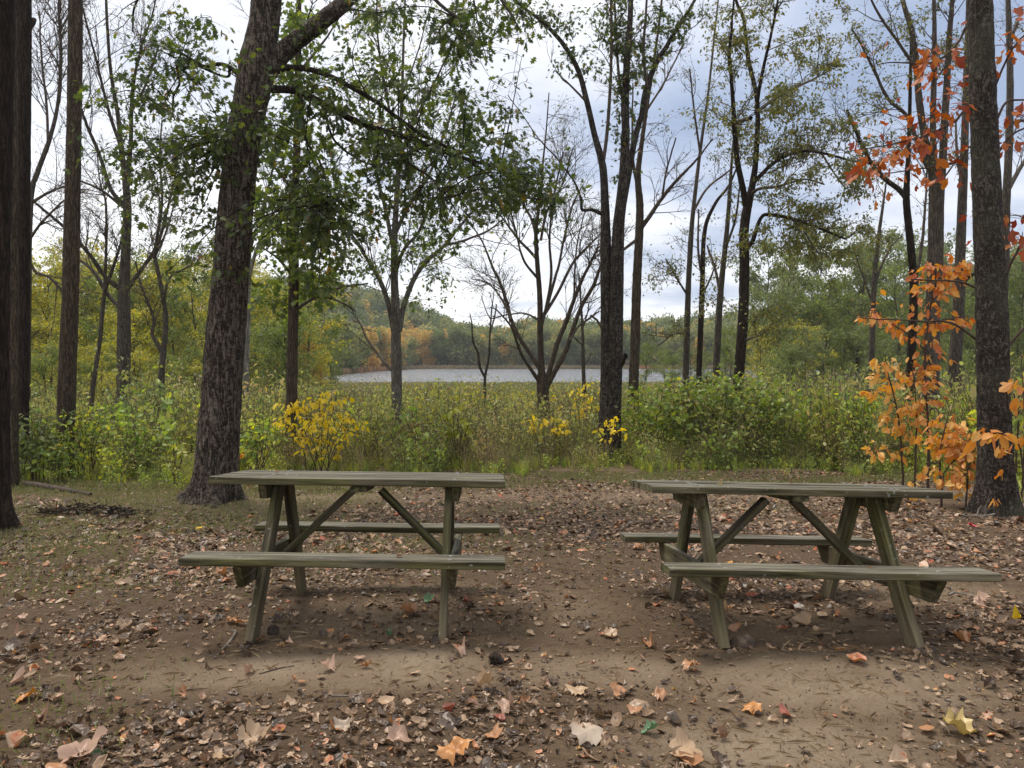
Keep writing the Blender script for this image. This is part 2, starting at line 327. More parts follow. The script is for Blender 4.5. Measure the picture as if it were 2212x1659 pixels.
def wood_mat(name):
    m, t, o = newmat(name); L = t.links.new
    tc = nd(t, 'ShaderNodeTexCoord'); at = nd(t, 'ShaderNodeAttribute', attribute_name='tint'); oi = nd(t, 'ShaderNodeObjectInfo')
    off = nd(t, 'ShaderNodeMath', operation='MULTIPLY_ADD'); L(at.outputs['Fac'], off.inputs[0]); off.inputs[1].default_value = 37.0; L(oi.outputs['Random'], off.inputs[2])
    of2 = nd(t, 'ShaderNodeMath', operation='MULTIPLY'); L(off.outputs[0], of2.inputs[0]); of2.inputs[1].default_value = 11.0
    vm = nd(t, 'ShaderNodeVectorMath', operation='ADD'); L(tc.outputs['Object'], vm.inputs[0]); L(of2.outputs[0], vm.inputs[1])
    mp = nd(t, 'ShaderNodeMapping'); mp.inputs['Scale'].default_value = (1.6, 34, 34); L(vm.outputs[0], mp.inputs[0])
    g = nd(t, 'ShaderNodeTexNoise'); g.inputs['Scale'].default_value = 1.0; g.inputs['Detail'].default_value = 7; g.inputs['Roughness'].default_value = 0.62; g.inputs['Distortion'].default_value = 0.5; L(mp.outputs[0], g.inputs['Vector'])
    rp = nd(t, 'ShaderNodeValToRGB'); setramp(rp, [(0.32, (0.020, 0.016, 0.009)), (0.44, (0.066, 0.055, 0.032)), (0.56, (0.125, 0.106, 0.064)), (0.70, (0.23, 0.20, 0.135))]); L(g.outputs[0], rp.inputs[0])
    # algae in soft patches
    n2 = nd(t, 'ShaderNodeTexNoise'); n2.inputs['Scale'].default_value = 3.2; n2.inputs['Detail'].default_value = 5; L(vm.outputs[0], n2.inputs['Vector'])
    mr = nd(t, 'ShaderNodeMapRange'); mr.inputs['From Min'].default_value = 0.38; mr.inputs['From Max'].default_value = 0.62; mr.inputs['To Max'].default_value = 0.8; L(n2.outputs[0], mr.inputs['Value'])
    mg = nd(t, 'ShaderNodeMix', data_type='RGBA', blend_type='MULTIPLY'); L(mr.outputs[0], mg.inputs['Factor']); L(rp.outputs[0], mg.inputs['A']); mg.inputs['B'].default_value = (0.72, 0.80, 0.38, 1)
    # grey weathered upper faces: every face that points up has been bleached by rain and sun
    ge = nd(t, 'ShaderNodeNewGeometry'); sx = nd(t, 'ShaderNodeSeparateXYZ'); L(ge.outputs['Normal'], sx.inputs[0])
    up = nd(t, 'ShaderNodeMapRange'); up.inputs['From Min'].default_value = 0.6; up.inputs['From Max'].default_value = 0.95; up.inputs['To Max'].default_value = 0.62; L(sx.outputs['Z'], up.inputs['Value'])
    gr = nd(t, 'ShaderNodeValToRGB'); setramp(gr, [(0.36, (0.028, 0.025, 0.020)), (0.5, (0.105, 0.097, 0.080)), (0.64, (0.25, 0.235, 0.20))]); L(g.outputs[0], gr.inputs[0])
    mu = nd(t, 'ShaderNodeMix', data_type='RGBA'); L(up.outputs[0], mu.inputs['Factor']); L(mg.outputs['Result'], mu.inputs['A']); L(gr.outputs[0], mu.inputs['B'])
    # pale lichen specks
    n3 = nd(t, 'ShaderNodeTexNoise'); n3.inputs['Scale'].default_value = 34; n3.inputs['Detail'].default_value = 5; L(vm.outputs[0], n3.inputs['Vector'])
    m3 = nd(t, 'ShaderNodeMapRange'); m3.inputs['From Min'].default_value = 0.66; m3.inputs['From Max'].default_value = 0.72; m3.inputs['To Max'].default_value = 0.5; L(n3.outputs[0], m3.inputs['Value'])
    ml = nd(t, 'ShaderNodeMix', data_type='RGBA'); L(m3.outputs[0], ml.inputs['Factor']); L(mu.outputs['Result'], ml.inputs['A']); ml.inputs['B'].default_value = (0.34, 0.35, 0.31, 1)
    # dry mud splashed and rubbed onto the feet of the legs
    sp_ = nd(t, 'ShaderNodeSeparateXYZ'); L(ge.outputs['Position'], sp_.inputs[0]); nz_ = nd(t, 'ShaderNodeMath', operation='MULTIPLY_ADD'); L(n2.outputs[0], nz_.inputs[0]); nz_.inputs[1].default_value = -0.35; L(sp_.outputs['Z'], nz_.inputs[2])
    mu_ = nd(t, 'ShaderNodeMapRange'); mu_.inputs['From Min'].default_value = 0.16; mu_.inputs['From Max'].default_value = -0.14; mu_.inputs['To Max'].default_value = 0.5; L(nz_.outputs[0], mu_.inputs['Value'])
    md = nd(t, 'ShaderNodeMix', data_type='RGBA'); L(mu_.outputs[0], md.inputs['Factor']); L(ml.outputs['Result'], md.inputs['A']); md.inputs['B'].default_value = (0.21, 0.165, 0.105, 1); ml = md
    bp = nd(t, 'ShaderNodeBump'); bp.inputs['Strength'].default_value = 0.9; bp.inputs['Distance'].default_value = 0.005; L(g.outputs[0], bp.inputs['Height'])
    pb = nd(t, 'ShaderNodeBsdfPrincipled'); pb.inputs['Roughness'].default_value = 0.8; pb.inputs['Specular IOR Level'].default_value = 0.25
    L(ml.outputs['Result'], pb.inputs['Base Color']); L(bp.outputs[0], pb.inputs['Normal']); L(pb.outputs[0], o.inputs[0]); return m
M['wood'] = wood_mat('weathered timber')
M['bolt'] = plain_mat('dull bolt head', [(0.3, (0.16, 0.15, 0.14)), (0.7, (0.32, 0.31, 0.29))], 40, 0.5)

def ground_mat():
    m, t, o = newmat('earth'); L = t.links.new
    tc = nd(t, 'ShaderNodeTexCoord'); at = nd(t, 'ShaderNodeAttribute', attribute_name='tint')      # tint: 0 leaf mould, 0.5 grass sod, 1 bare dry earth
    def noise(s, d=6, r=0.6):
        n = nd(t, 'ShaderNodeTexNoise'); n.inputs['Scale'].default_value = s; n.inputs['Detail'].default_value = d; n.inputs['Roughness'].default_value = r; L(tc.outputs['Object'], n.inputs['Vector']); return n.outputs[0]
    n1, n2 = noise(6, 10, 0.75), noise(48, 7, 0.75)
    ad = nd(t, 'ShaderNodeMath', operation='MULTIPLY_ADD'); L(n1, ad.inputs[0]); ad.inputs[1].default_value = 0.5; 
    sb = nd(t, 'ShaderNodeMath', operation='MULTIPLY_ADD'); L(n2, sb.inputs[0]); sb.inputs[1].default_value = 0.5; L(at.outputs['Fac'], sb.inputs[2]); L(sb.outputs[0], ad.inputs[2])
    rp = nd(t, 'ShaderNodeValToRGB'); s2 = nd(t, 'ShaderNodeMath', operation='MULTIPLY'); L(ad.outputs[0], s2.inputs[0]); s2.inputs[1].default_value = 0.5
    setramp(rp, [(0.14, (0.042, 0.028, 0.018)), (0.32, (0.090, 0.061, 0.039)), (0.45, (0.138, 0.098, 0.063)), (0.57, (0.20, 0.149, 0.100)), (0.70, (0.28, 0.217, 0.150)), (0.86, (0.37, 0.295, 0.213))]); L(s2.outputs[0], rp.inputs[0])
    bp = nd(t, 'ShaderNodeBump'); bp.inputs['Strength'].default_value = 0.6; bp.inputs['Distance'].default_value = 0.012; L(n2, bp.inputs['Height'])
    b2 = nd(t, 'ShaderNodeBump'); b2.inputs['Strength'].default_value = 0.5; b2.inputs['Distance'].default_value = 0.03; L(n1, b2.inputs['Height']); L(bp.outputs[0], b2.inputs['Normal'])
    pb = nd(t, 'ShaderNodeBsdfPrincipled'); pb.inputs['Roughness'].default_value = 0.95; pb.inputs['Specular IOR Level'].default_value = 0.1
    L(rp.outputs[0], pb.inputs['Base Color']); L(b2.outputs[0], pb.inputs['Normal']); L(pb.outputs[0], o.inputs[0]); return m
M['ground'] = ground_mat()
def water_mat():
    m, t, o = newmat('lake water'); L = t.links.new
    tc = nd(t, 'ShaderNodeTexCoord'); mp = nd(t, 'ShaderNodeMapping'); mp.inputs['Scale'].default_value = (0.5, 1.6, 1); L(tc.outputs['Object'], mp.inputs[0])
    n = nd(t, 'ShaderNodeTexNoise'); n.inputs['Scale'].default_value = 1.2; n.inputs['Detail'].default_value = 4; L(mp.outputs[0], n.inputs['Vector'])
    bp = nd(t, 'ShaderNodeBump'); bp.inputs['Strength'].default_value = 1.0; bp.inputs['Distance'].default_value = 1.2; L(n.outputs[0], bp.inputs['Height'])
    pb = nd(t, 'ShaderNodeBsdfPrincipled'); pb.inputs['Base Color'].default_value = (0.15, 0.16, 0.18, 1); pb.inputs['Roughness'].default_value = 0.16; pb.inputs['IOR'].default_value = 1.6
    L(bp.outputs[0], pb.inputs['Normal']); L(pb.outputs[0], o.inputs[0]); return m
M['water'] = water_mat()

# ------------------------------------------------------------------ the ground, one sheet to the horizon, and the lake
def spaced(a, b, fine, r0, r1, growth):
    """coordinates from a to b, step `fine` inside [r0, r1], growing outside"""
    c = list(np.arange(r0, r1, fine)); s = fine; x = c[-1]
    while x < b: s *= growth; x += s; c.append(x)
    s = fine; x = c[0]; left = []
    while x > a: s *= growth; x -= s; left.append(x)
    return np.array(left[::-1] + c)
# how bare the earth is (1), how grassy (g)
def px_of(x, y):
    return CX + FPX * x / y
def bare_mask(x, y):
    b = np.zeros_like(x)
    for (cx, cy, sx, sy, a) in [(-0.75, 4.02, 0.95, 0.34, 1.0), (1.6, 3.75, 0.85, 0.45, 1.05), (1.15, 3.1, 0.85, 0.40, 0.85), (-0.9, 4.9, 0.75, 0.6, 0.55), (0.3, 3.95, 0.9, 0.3, 0.8), (1.7, 4.95, .8, .5, .35), (-1.6, 3.9, .7, .3, .7), (0.35, 5.2, .5, .7, .4), (3.1, 5.6, 0.7, 0.5, 0.5), (-0.6, 5.75, 0.7, 0.3, 0.6)]:
        b = np.maximum(b, a * np.exp(-(((x - cx) / sx) ** 2 + ((y - cy) / sy) ** 2) ** 1.4))
    path = np.exp(-(((y - 11.6 - 0.05 * x) / 0.85) ** 2)) * np.clip((x + 6) / 3, 0.25, 0.52)       # the worn path across
    b = np.maximum(b, path)
    return np.clip(b * (0.75 + 0.9 * (fbm(x * 2.3, y * 2.3, 4) - 0.43)), 0, 1)
def grass_mask(x, y):
    g = 0.8 * sstep((-1.0 - x) / 2.4) * sstep((y - 5.0) / 2.0)
    g = np.maximum(g, 0.75 * np.exp(-(((y - 14.4) / 1.3) ** 2)))
    g = np.maximum(g, 0.40 * np.exp(-(((x + 1.4) / 1.6) ** 2 + ((y - 7.5) / 1.4) ** 2)))
    g = np.maximum(g, 0.30 * np.exp(-(((x - 0.5) / 4) ** 2 + ((y - 10.2) / .6) ** 2)))
    g = np.maximum(g, 0.22 * np.exp(-(((x + 2.2) / .5) ** 2 + ((y - 3.3) / .7) ** 2)))
    return np.clip(g * np.clip(3.2 * (fbm(x * 0.9 + 9, y * 0.9 + 3, 4) - .24), 0.05, 1.1), 0, 1)
xs = spaced(-1500, 1500, 0.04, -4.2, 4.2, 1.045); ys = spaced(-60, 1500, 0.04, 2.2, 8.5, 1.022)
X, Y = np.meshgrid(xs, ys); Z = gz(X, Y)
nx, ny = len(xs), len(ys)
i = np.arange(ny - 1)[:, None] * nx + np.arange(nx - 1)[None, :]
q = np.stack([i, i + 1, i + nx + 1, i + nx], -1).reshape(-1, 4)
bm = bare_mask(X, Y) * (Y < 40); gm = grass_mask(X, Y)
tintg = np.clip(0.16 + 0.80 * bm + 0.22 * gm * (1 - bm) + 0.25 * (Y > 16), 0, 1)
g = Geo(); g.add(np.stack([X, Y, Z], -1).reshape(-1, 3), q, tintg.ravel(), True)
tag(g.build('ground', M['ground']), kind='structure')
g = Geo(); wx = np.linspace(-160, 260, 3); g.add([(-200, 70, WATER), (260, 70, WATER), (260, 300, WATER), (-200, 300, WATER)], [(0, 1, 2, 3)], 0.5)
tag(g.build('lake', M['water']), kind='structure')

# ------------------------------------------------------------------ picnic tables
def board(geo, a, b, up, wid, thk, tint=0.5, segs=10, chamfer_a=None, chamfer_b=None, taper=0.0):
    """a plank from a to b (local frame of the part): `wid` along up, `thk` across; slightly warped, eased edges"""
    a = np.array(a, float); b = np.array(b, float); x = unit(b - a); L = np.linalg.norm(b - a); up = np.array(up, float)
    y = unit(np.cross(up, x)); z = np.cross(x, y); bev = 0.005
    hw, ht = wid / 2, thk / 2
    prof = [(-ht + bev, -hw), (ht - bev, -hw), (ht, -hw + bev), (ht, hw - bev), (ht - bev, hw), (-ht + bev, hw), (-ht, hw - bev), (-ht, -hw + bev)]
    n = segs + 1; V = []
    ws = rng.uniform(-1, 1, 4) * 0.0025
    for k in range(n):
        s = k / segs
        for (p, q) in prof:
            xx = s * L
            # chamfered lower corner at an end: the low edge is shorter than the high edge
            if chamfer_a and q < 0: xx = max(xx, 0) + (chamfer_a * (1 - s) if s < 0.35 else chamfer_a * (1 - s) * 0.5)
            if chamfer_b and q < 0: xx = xx - (chamfer_b * s if s > 0.65 else chamfer_b * s * 0.5)
            wob = ws[0] * math.sin(3 * s + 1) + ws[1] * math.sin(7 * s); wob2 = ws[2] * math.sin(4 * s) + ws[3] * math.sin(9 * s + 2)
            V.append(a + x * xx + y * (p + wob + rng.normal(0, .0004)) + z * (q + wob2 + rng.normal(0, .0004)))
    k8 = len(prof); F = []
    for k in range(segs):
        for j in range(k8): F.append((k * k8 + j, k * k8 + (j + 1) % k8, (k + 1) * k8 + (j + 1) % k8, (k + 1) * k8 + j))
    geo.add(V, F, tint)
    ends = np.array([list(range(k8))[::-1], [segs * k8 + j for j in range(k8)]]); geo.f.append(ends + geo.n - len(V)); geo.sm.append(np.full(2, False))
def beam_part(name, root, a, b, up, wid, thk, **kw):
    """a timber whose own object frame runs along its length, so the grain follows it"""
    a = np.array(a, float); b = np.array(b, float); x = unit(b - a); y = unit(np.cross(up, x)); z = np.cross(x, y); c = (a + b) / 2; L = np.linalg.norm(b - a)
    gg = Geo(); board(gg, (-L / 2, 0, 0), (L / 2, 0, 0), (0, 0, 1), wid, thk, tint=rng.random(), **kw)
    o = gg.build(name, M['wood'], root)
    Mx = Matrix(((x[0], y[0], z[0], c[0]), (x[1], y[1], z[1], c[1]), (x[2], y[2], z[2], c[2]), (0, 0, 0, 1))); o.matrix_local = Mx; return o
def bolt_heads(parent, pts):
    for p in pts:
        gg = Geo(); r = 0.014; an = np.arange(8) * math.pi / 4
        v = [(p[0] + r * math.cos(t), p[1] + r * math.sin(t), p[2] - 0.002) for t in an] + [(p[0] + .8 * r * math.cos(t), p[1] + .8 * r * math.sin(t), p[2] + 0.004) for t in an]
        gg.add(v, [np.array([(j, (j + 1) % 8, 8 + (j + 1) % 8, 8 + j) for j in range(8)]), np.array([tuple(range(8, 16))])], 0.5)
        gg.build('bolt', M['bolt'], parent)
def picnic_table(label, pos, yaw, pitch, roll, seed):
    reseed(seed)
    W, h, off, bw, th = 0.7814, 0.4228, 0.8351, 0.2357, 0.0446; L = 1.83; LB = 1.823
    root = thing('picnic_table', label, 'picnic table', (0, 0, 0), 'weathered picnic tables')
    cz, sz, cx, sx, cr, sr = math.cos(yaw), math.sin(yaw), math.cos(pitch), math.sin(pitch), math.cos(roll), math.sin(roll)
    A = np.array([[cz, -sz, 0], [sz, cz, 0], [0, 0, 1]]) @ np.array([[1, 0, 0], [0, cx, -sx], [0, sx, cx]]) @ np.array([[cr, 0, sr], [0, 1, 0], [-sr, 0, cr]])
    org = np.array(pos) + np.array([0, 0, CAMZ])
    # origin of the thing at its base: 0.93 below the centre of the top
    base = org + A @ np.array([0, 0, -0.93])
    root.matrix_world = Matrix([[*A[0], base[0]], [*A[1], base[1]], [*A[2], base[2]], [0, 0, 0, 1]])
    Z0 = 0.93
    # five planks with gaps
    top = Geo(); pw = 0.138; gap = (W - 5 * pw) / 4
    for k in range(5):
        y = -W / 2 + pw / 2 + k * (pw + gap); e0, e1 = rng.uniform(-.006, .006, 2); dz = rng.uniform(-.005, .005)
        board(top, (-L / 2 + e0, y, Z0 - th / 2 + dz), (L / 2 + e1, y, Z0 - th / 2 + dz), (0, 1, 0), pw, th, tint=rng.random(), segs=16)
    tp = top.build('tabletop', M['wood'], root)
    XE = 0.555
    bolt_heads(tp, [(sx_ * (XE + 0.04), -W / 2 + pw / 2 + k * (pw + gap) + dy, Z0 - .001) for sx_ in (-1, 1) for k in (0, 1, 2, 4) for dy in (-.035, .035)])
    for s in (-1, 1):                                                   # the two seats
        y = s * (off - bw / 2); gg = Geo()
        board(gg, (-LB / 2, 0, 0), (LB / 2, 0, 0), (0, 1, 0), bw, th, tint=rng.random(), segs=16)
        o = gg.build('seat', M['wood'], root); o.location = (0, y, Z0 - h - th / 2)
        bolt_heads(o, [(sx_ * (XE + .04), dy, th / 2 - .001) for sx_ in (-1, 1) for dy in (-.06, .06)])
    for s in (-1, 1):
        x = s * XE
        for f in (-1, 1):                                               # legs run down to the ground where it is
            ytop, ybot = 0.115, 0.62
            zt = Z0 - th - 0.002
            pt = np.array([x, f * ytop, zt])
            yb = ybot
            for _ in range(3):
                wpt = base + A @ np.array([x, f * yb, 0]); zb = (float(gz(wpt[0], wpt[1])) - 0.02 - wpt[2]) ; yb = ytop + (0.62 - ytop) * (zt - zb) / (zt - 0.0)
            pb = np.array([x, f * yb, zb])
            beam_part('leg', root, pt, pb, (0, 1, 0), 0.135, 0.046)
        xo = x + s * 0.0485                                              # bearers bolted outside the legs
        beam_part('seat_bearer', root, (xo, -off + 0.03, Z0 - h - th - 0.0705), (xo, off - 0.03, Z0 - h - th - 0.0705), (0, 0, 1), 0.136, 0.046, segs=20, chamfer_a=0.10, chamfer_b=0.10)
        beam_part('top_bearer', root, (xo, -W / 2 + 0.035, Z0 - th - 0.0485), (xo, W / 2 - 0.035, Z0 - th - 0.0485), (0, 0, 1), 0.092, 0.046, segs=20, chamfer_a=0.05, chamfer_b=0.05)
        beam_part('brace', root, (s * (XE - 0.03), 0, Z0 - h - th - 0.05), (s * 0.09, 0, Z0 - th - 0.055), (0, 1, 0), 0.088, 0.044)
    beam_part('centre_batten', root, (0, -W / 2 + 0.03, Z0 - th - 0.0205), (0, W / 2 - 0.03, Z0 - th - 0.0205), (1, 0, 0), 0.10, 0.036, segs=16)
    return root
picnic_table('mossy weathered picnic table in front of the big leaning rough barked tree', (-0.9724, 5.1598, -0.7734), 0.0383, -0.0827, 0.0204, 11)
picnic_table('mossy weathered picnic table beside the orange leaved saplings', (1.7563, 5.0289, -0.8173), 0.0252, -0.105, 0.0223, 12)

# ------------------------------------------------------------------ trees
def grow(lines, tips, p, d, L, r, lvl, Q):
    n = max(3, min(7, int(L / Q.get('seg', 0.25)) + 2)); pts = [p]; ds = [d]; st = L / (n - 1)
    wob = Q.get('wob', 0.16); tr = Q.get('trop', 0.06)
    nz = rng.normal(0, wob, (n, 3))
    for k in range(n - 1):
        d = d + nz[k]; d = d + np.array([0, 0, tr]); d = d / math.sqrt(d @ d); p = p + d * st; pts.append(p); ds.append(d)
    pts = np.array(pts); lines.append((lvl, pts, r * np.linspace(1, 0.45, n)))
    if lvl < Q['lv']:
        kk = Q['kids'][min(lvl, len(Q['kids']) - 1)]
        for j in range(kk):
            t = rng.uniform(0.25, 1.0); k = min(n - 1, int(t * (n - 1) + .5)); a = rng.uniform(.45, .95)
            v = np.cross(ds[k], rng.standard_normal(3)); v = v / (math.sqrt(v @ v) + 1e-9); nd_ = ds[k] * math.cos(a) + v * math.sin(a)
            grow(lines, tips, pts[k], nd_, L * Q.get('rat', .58) * rng.uniform(.65, 1.15), max(r * .55, Q.get('rmin', .003)), lvl + 1, Q)
    else: tips.append((pts[-1], ds[-1]))

def leaf_set(geo, pos, dirs, size, tmpl, hang=0.5, tlo=0.0, thi=1.0, width=1.0, sp=0.35):
    n = len(pos)
    if not n: return
    ax = unitn(np.asarray(dirs) * 0.6 + 0.7 * randdir(n) + np.array([0, 0, -hang])); nr = unitn(np.array([0, 0, 1.0]) + 0.9 * randdir(n))
    sz = size * np.clip(rng.normal(1, .36, n), .4, 1.9)
    leaves(geo, pos, ax, nr, sz, tmpl, np.clip(rng.beta(1.6, 1.6, n) * (thi - tlo) + tlo, 0, 1), width)

def px_line(pts, d, drift, n):
    """(px, py, width) rows -> 3-D points and radii at depth d drifting along the limb"""
    q = smooth_line(pts, n); dd = d + drift * np.linspace(0, 1, n)
    xyz = np.array([P(a, b, c) for a, b, c in zip(q[:, 0], q[:, 1], dd)])
    return xyz, np.maximum(q[:, 2] * dd / FPX / 2, 0.004)

def tree(name, label, cat, base_px, d, trunk, limbs, bark, leaf=None, leafsize=.09, tmpl=T_RHOMB, sprays=(), twigs=None, flare=0.3, sides=14, rough=0.03, group=None, seed=1, hang=.5, perspray=9, twigmat='twig', spreadd=1.2, ddrift=None):
    """trunk / limbs: lists of (px, py, width px); sprays: (px, py, rx, ry, n[, leaf share lo, hi])"""
    reseed(seed)
    gx, gy = P(*base_px, d)[:2]; gzv = float(gz(gx, gy)); base = np.array([gx, gy, gzv])
    root = thing(name, label, cat, base, group)
    tg = Geo(); bg_ = Geo(); lg = Geo()
    T, r = px_line(trunk, d, 0 if ddrift is None else ddrift, 150 if sides > 20 else max(30, len(trunk) * 8))
    # the foot of the trunk goes into the ground, with root flare
    if T[0][2] > gzv:
        up = np.linspace(1, 0, 6)[:-1, None]; ext = np.array([gx, gy, gzv - .15]) * up + T[0] * (1 - up); T = np.vstack([ext, T]); r = np.concatenate([np.full(5, r[0]), r])
    else: T[0][2] = min(T[0][2], gzv - .1)
    hh = np.maximum(T[:, 2] - gzv, 0); r = r * (1 + flare * np.exp(-hh / .25))
    mul = None
    if sides > 20:      # bark ridges and root buttresses
        sides = int(sides * 1.8); th = np.arange(sides) * 2 * math.pi / sides; hz = np.concatenate([[0], np.cumsum(np.linalg.norm(np.diff(T, axis=0), axis=1))])[:, None]
        kk = max(10, int(r.mean() * 70)); a_ = np.minimum(th, 2 * math.pi - th)[None] * kk / math.pi + 31 * seed
        rid = np.abs(vnoise(a_ + 1.5 * vnoise(a_ * .5, hz * 3), hz * 4.0) - .5) * 2; wav = vnoise(np.cos(th)[None] * 1.2 + 9 + 0 * hz, np.sin(th)[None] * 1.2 + hz * .8)
        lob = np.sin(th[None] * 5 + seed) * .5 + np.sin(th[None] * 3 + 2 * seed) * .5; mul = .955 + .075 * rid + .10 * (wav - .5) + .22 * flare / .3 * lob * np.exp(-hh[:, None] / .28)
        rough = .008
    tubes(tg, [(T, r)], sides, rng.random(), rough, mul=mul)
    limb_pts = [T[len(T) // 2:]]; limb_r = [r[len(T) // 2:]]
    for k, lb in enumerate(limbs):
        dr = rng.uniform(-1, 1) * spreadd
        lp, lr = px_line(lb, d, dr, max(14, len(lb) * 6)); lp = lp + np.cumsum(rng.normal(0, .006, lp.shape), 0) * np.linspace(0, 1, len(lp))[:, None]
        tubes(bg_ if lb[0][2] < (23 if twigmat == 'bark_dark' else 9) else tg, [(lp, lr)], max(6, sides - 6), rng.random(), rough * .7)
        limb_pts.append(lp); limb_r.append(lr)
    allp = np.vstack(limb_pts); lines = []; tips = []
    if twigs:
        for lp, lr in zip(limb_pts[0 if twigs.get('trunk') else 1:], limb_r[0 if twigs.get('trunk') else 1:]):
            Ls = np.linalg.norm(lp[-1] - lp[0]); nb = int(Ls * twigs['per_m'])
            for _ in range(nb):
                t = rng.uniform(twigs.get('t0', .15), 1) ** .8; k = min(len(lp) - 2, int(t * (len(lp) - 1))); dl = unit(lp[k + 1] - lp[k]); a = rng.uniform(.4, .95)
                v = unit(np.cross(dl, rng.standard_normal(3))); dv = dl * math.cos(a) + v * math.sin(a)
                if twigs.get('noback') and rng.random() < .0: continue
                grow(lines, tips, lp[k], dv, twigs['L'] * rng.uniform(.5, 1.2) * (1.15 - .5 * t), min(lr[k] * .5, twigs.get('r', .02)), 0, twigs)
    spl = []; lpos = []; ldir = []; lt = []
    for sp_ in sprays:
        px, py, rx, ry, n = sp_[:5]; hubs = max(1, n // 9)
        for hI in range(hubs):
            a = rng.uniform(0, 2 * math.pi); rr = math.sqrt(rng.random()); H = P(px + rx * rr * math.cos(a), py + ry * rr * math.sin(a), d + rng.uniform(-1, 1) * spreadd)
            dist = np.linalg.norm(allp - H, axis=1) + .35 * np.maximum(allp[:, 2] - H[2] + .3, 0); k = int(np.argmin(dist + rng.uniform(0, .25, len(dist)))); S = allp[k]
            mid = (S + H) / 2 + np.array([0, 0, .12 * np.linalg.norm(H - S)]) + rng.normal(0, .06, 3) * np.linalg.norm(H - S)
            c = smooth_line([S, mid, H], 8); spl.append((c, np.linspace(.006 + .004 * np.linalg.norm(H - S), .004, 8)))
            for j in range(max(1, n // hubs)):
                s0 = c[rng.integers(3, 8)]; v = unit(rng.standard_normal(3) * np.array([1, 1, .7]) + np.array([0, 0, -.15])); L = rng.uniform(.25, .65)
                e = s0 + v * L; m2 = (s0 + e) / 2 + np.array([0, 0, .06]); tw = smooth_line([s0, m2, e], 5); spl.append((tw, np.linspace(.004, .002, 5)))
                m = max(1, int(perspray * rng.uniform(.5, 1.4))); tt = rng.uniform(.2, 1.05, m)
                lpos.append(s0 + (e - s0) * tt[:, None] + rng.normal(0, .05, (m, 3))); ldir.append(np.tile(v, (m, 1))); lt.append((sp_[5], sp_[6]) if len(sp_) > 6 else None)
    if lines:
        for lv in sorted({l for l, _, _ in lines}):
            tubes(bg_, [(a, b) for l, a, b in lines if l == lv], 5 if lv == 0 else 3, .5)
    for n_ in sorted({len(a) for a, _ in spl}): tubes(bg_, [(a, b) for a, b in spl if len(a) == n_], 4 if n_ > 6 else 3, .5)
    tg.build('trunk', M[bark], root, base=base)
    if bg_.n: bg_.build('branches', M[twigmat], root, base=base)
    if leaf:
        if lpos: leaf_set(lg, np.vstack(lpos), np.vstack(ldir), leafsize, tmpl, hang)
        if twigs and twigs.get('leaves') and tips:
            tp = np.array([a for a, _ in tips]); td = np.array([b for _, b in tips]); k = twigs['leaves']
            if k < 1: sel = rng.random(len(tp)) < k; tp, td = tp[sel], td[sel]; k = 1
            tp = np.repeat(tp, int(k), 0) + rng.normal(0, twigs.get('lsp', .09), (len(tp) * int(k), 3)); td = np.repeat(td, int(k), 0)
            leaf_set(lg, tp, td, leafsize, tmpl, hang)
        if lg.n: lg.build('crown', M[leaf], root, base=base)
    return root

BARE = dict(per_m=4.6, L=1.9, r=.016, lv=2, kids=[6, 5], rat=.52, wob=.13, trop=.07, seg=.3)
FINE = dict(per_m=3.0, L=1.3, r=.014, lv=2, kids=[4, 4], rat=.5, wob=.15, trop=.05, seg=.3)
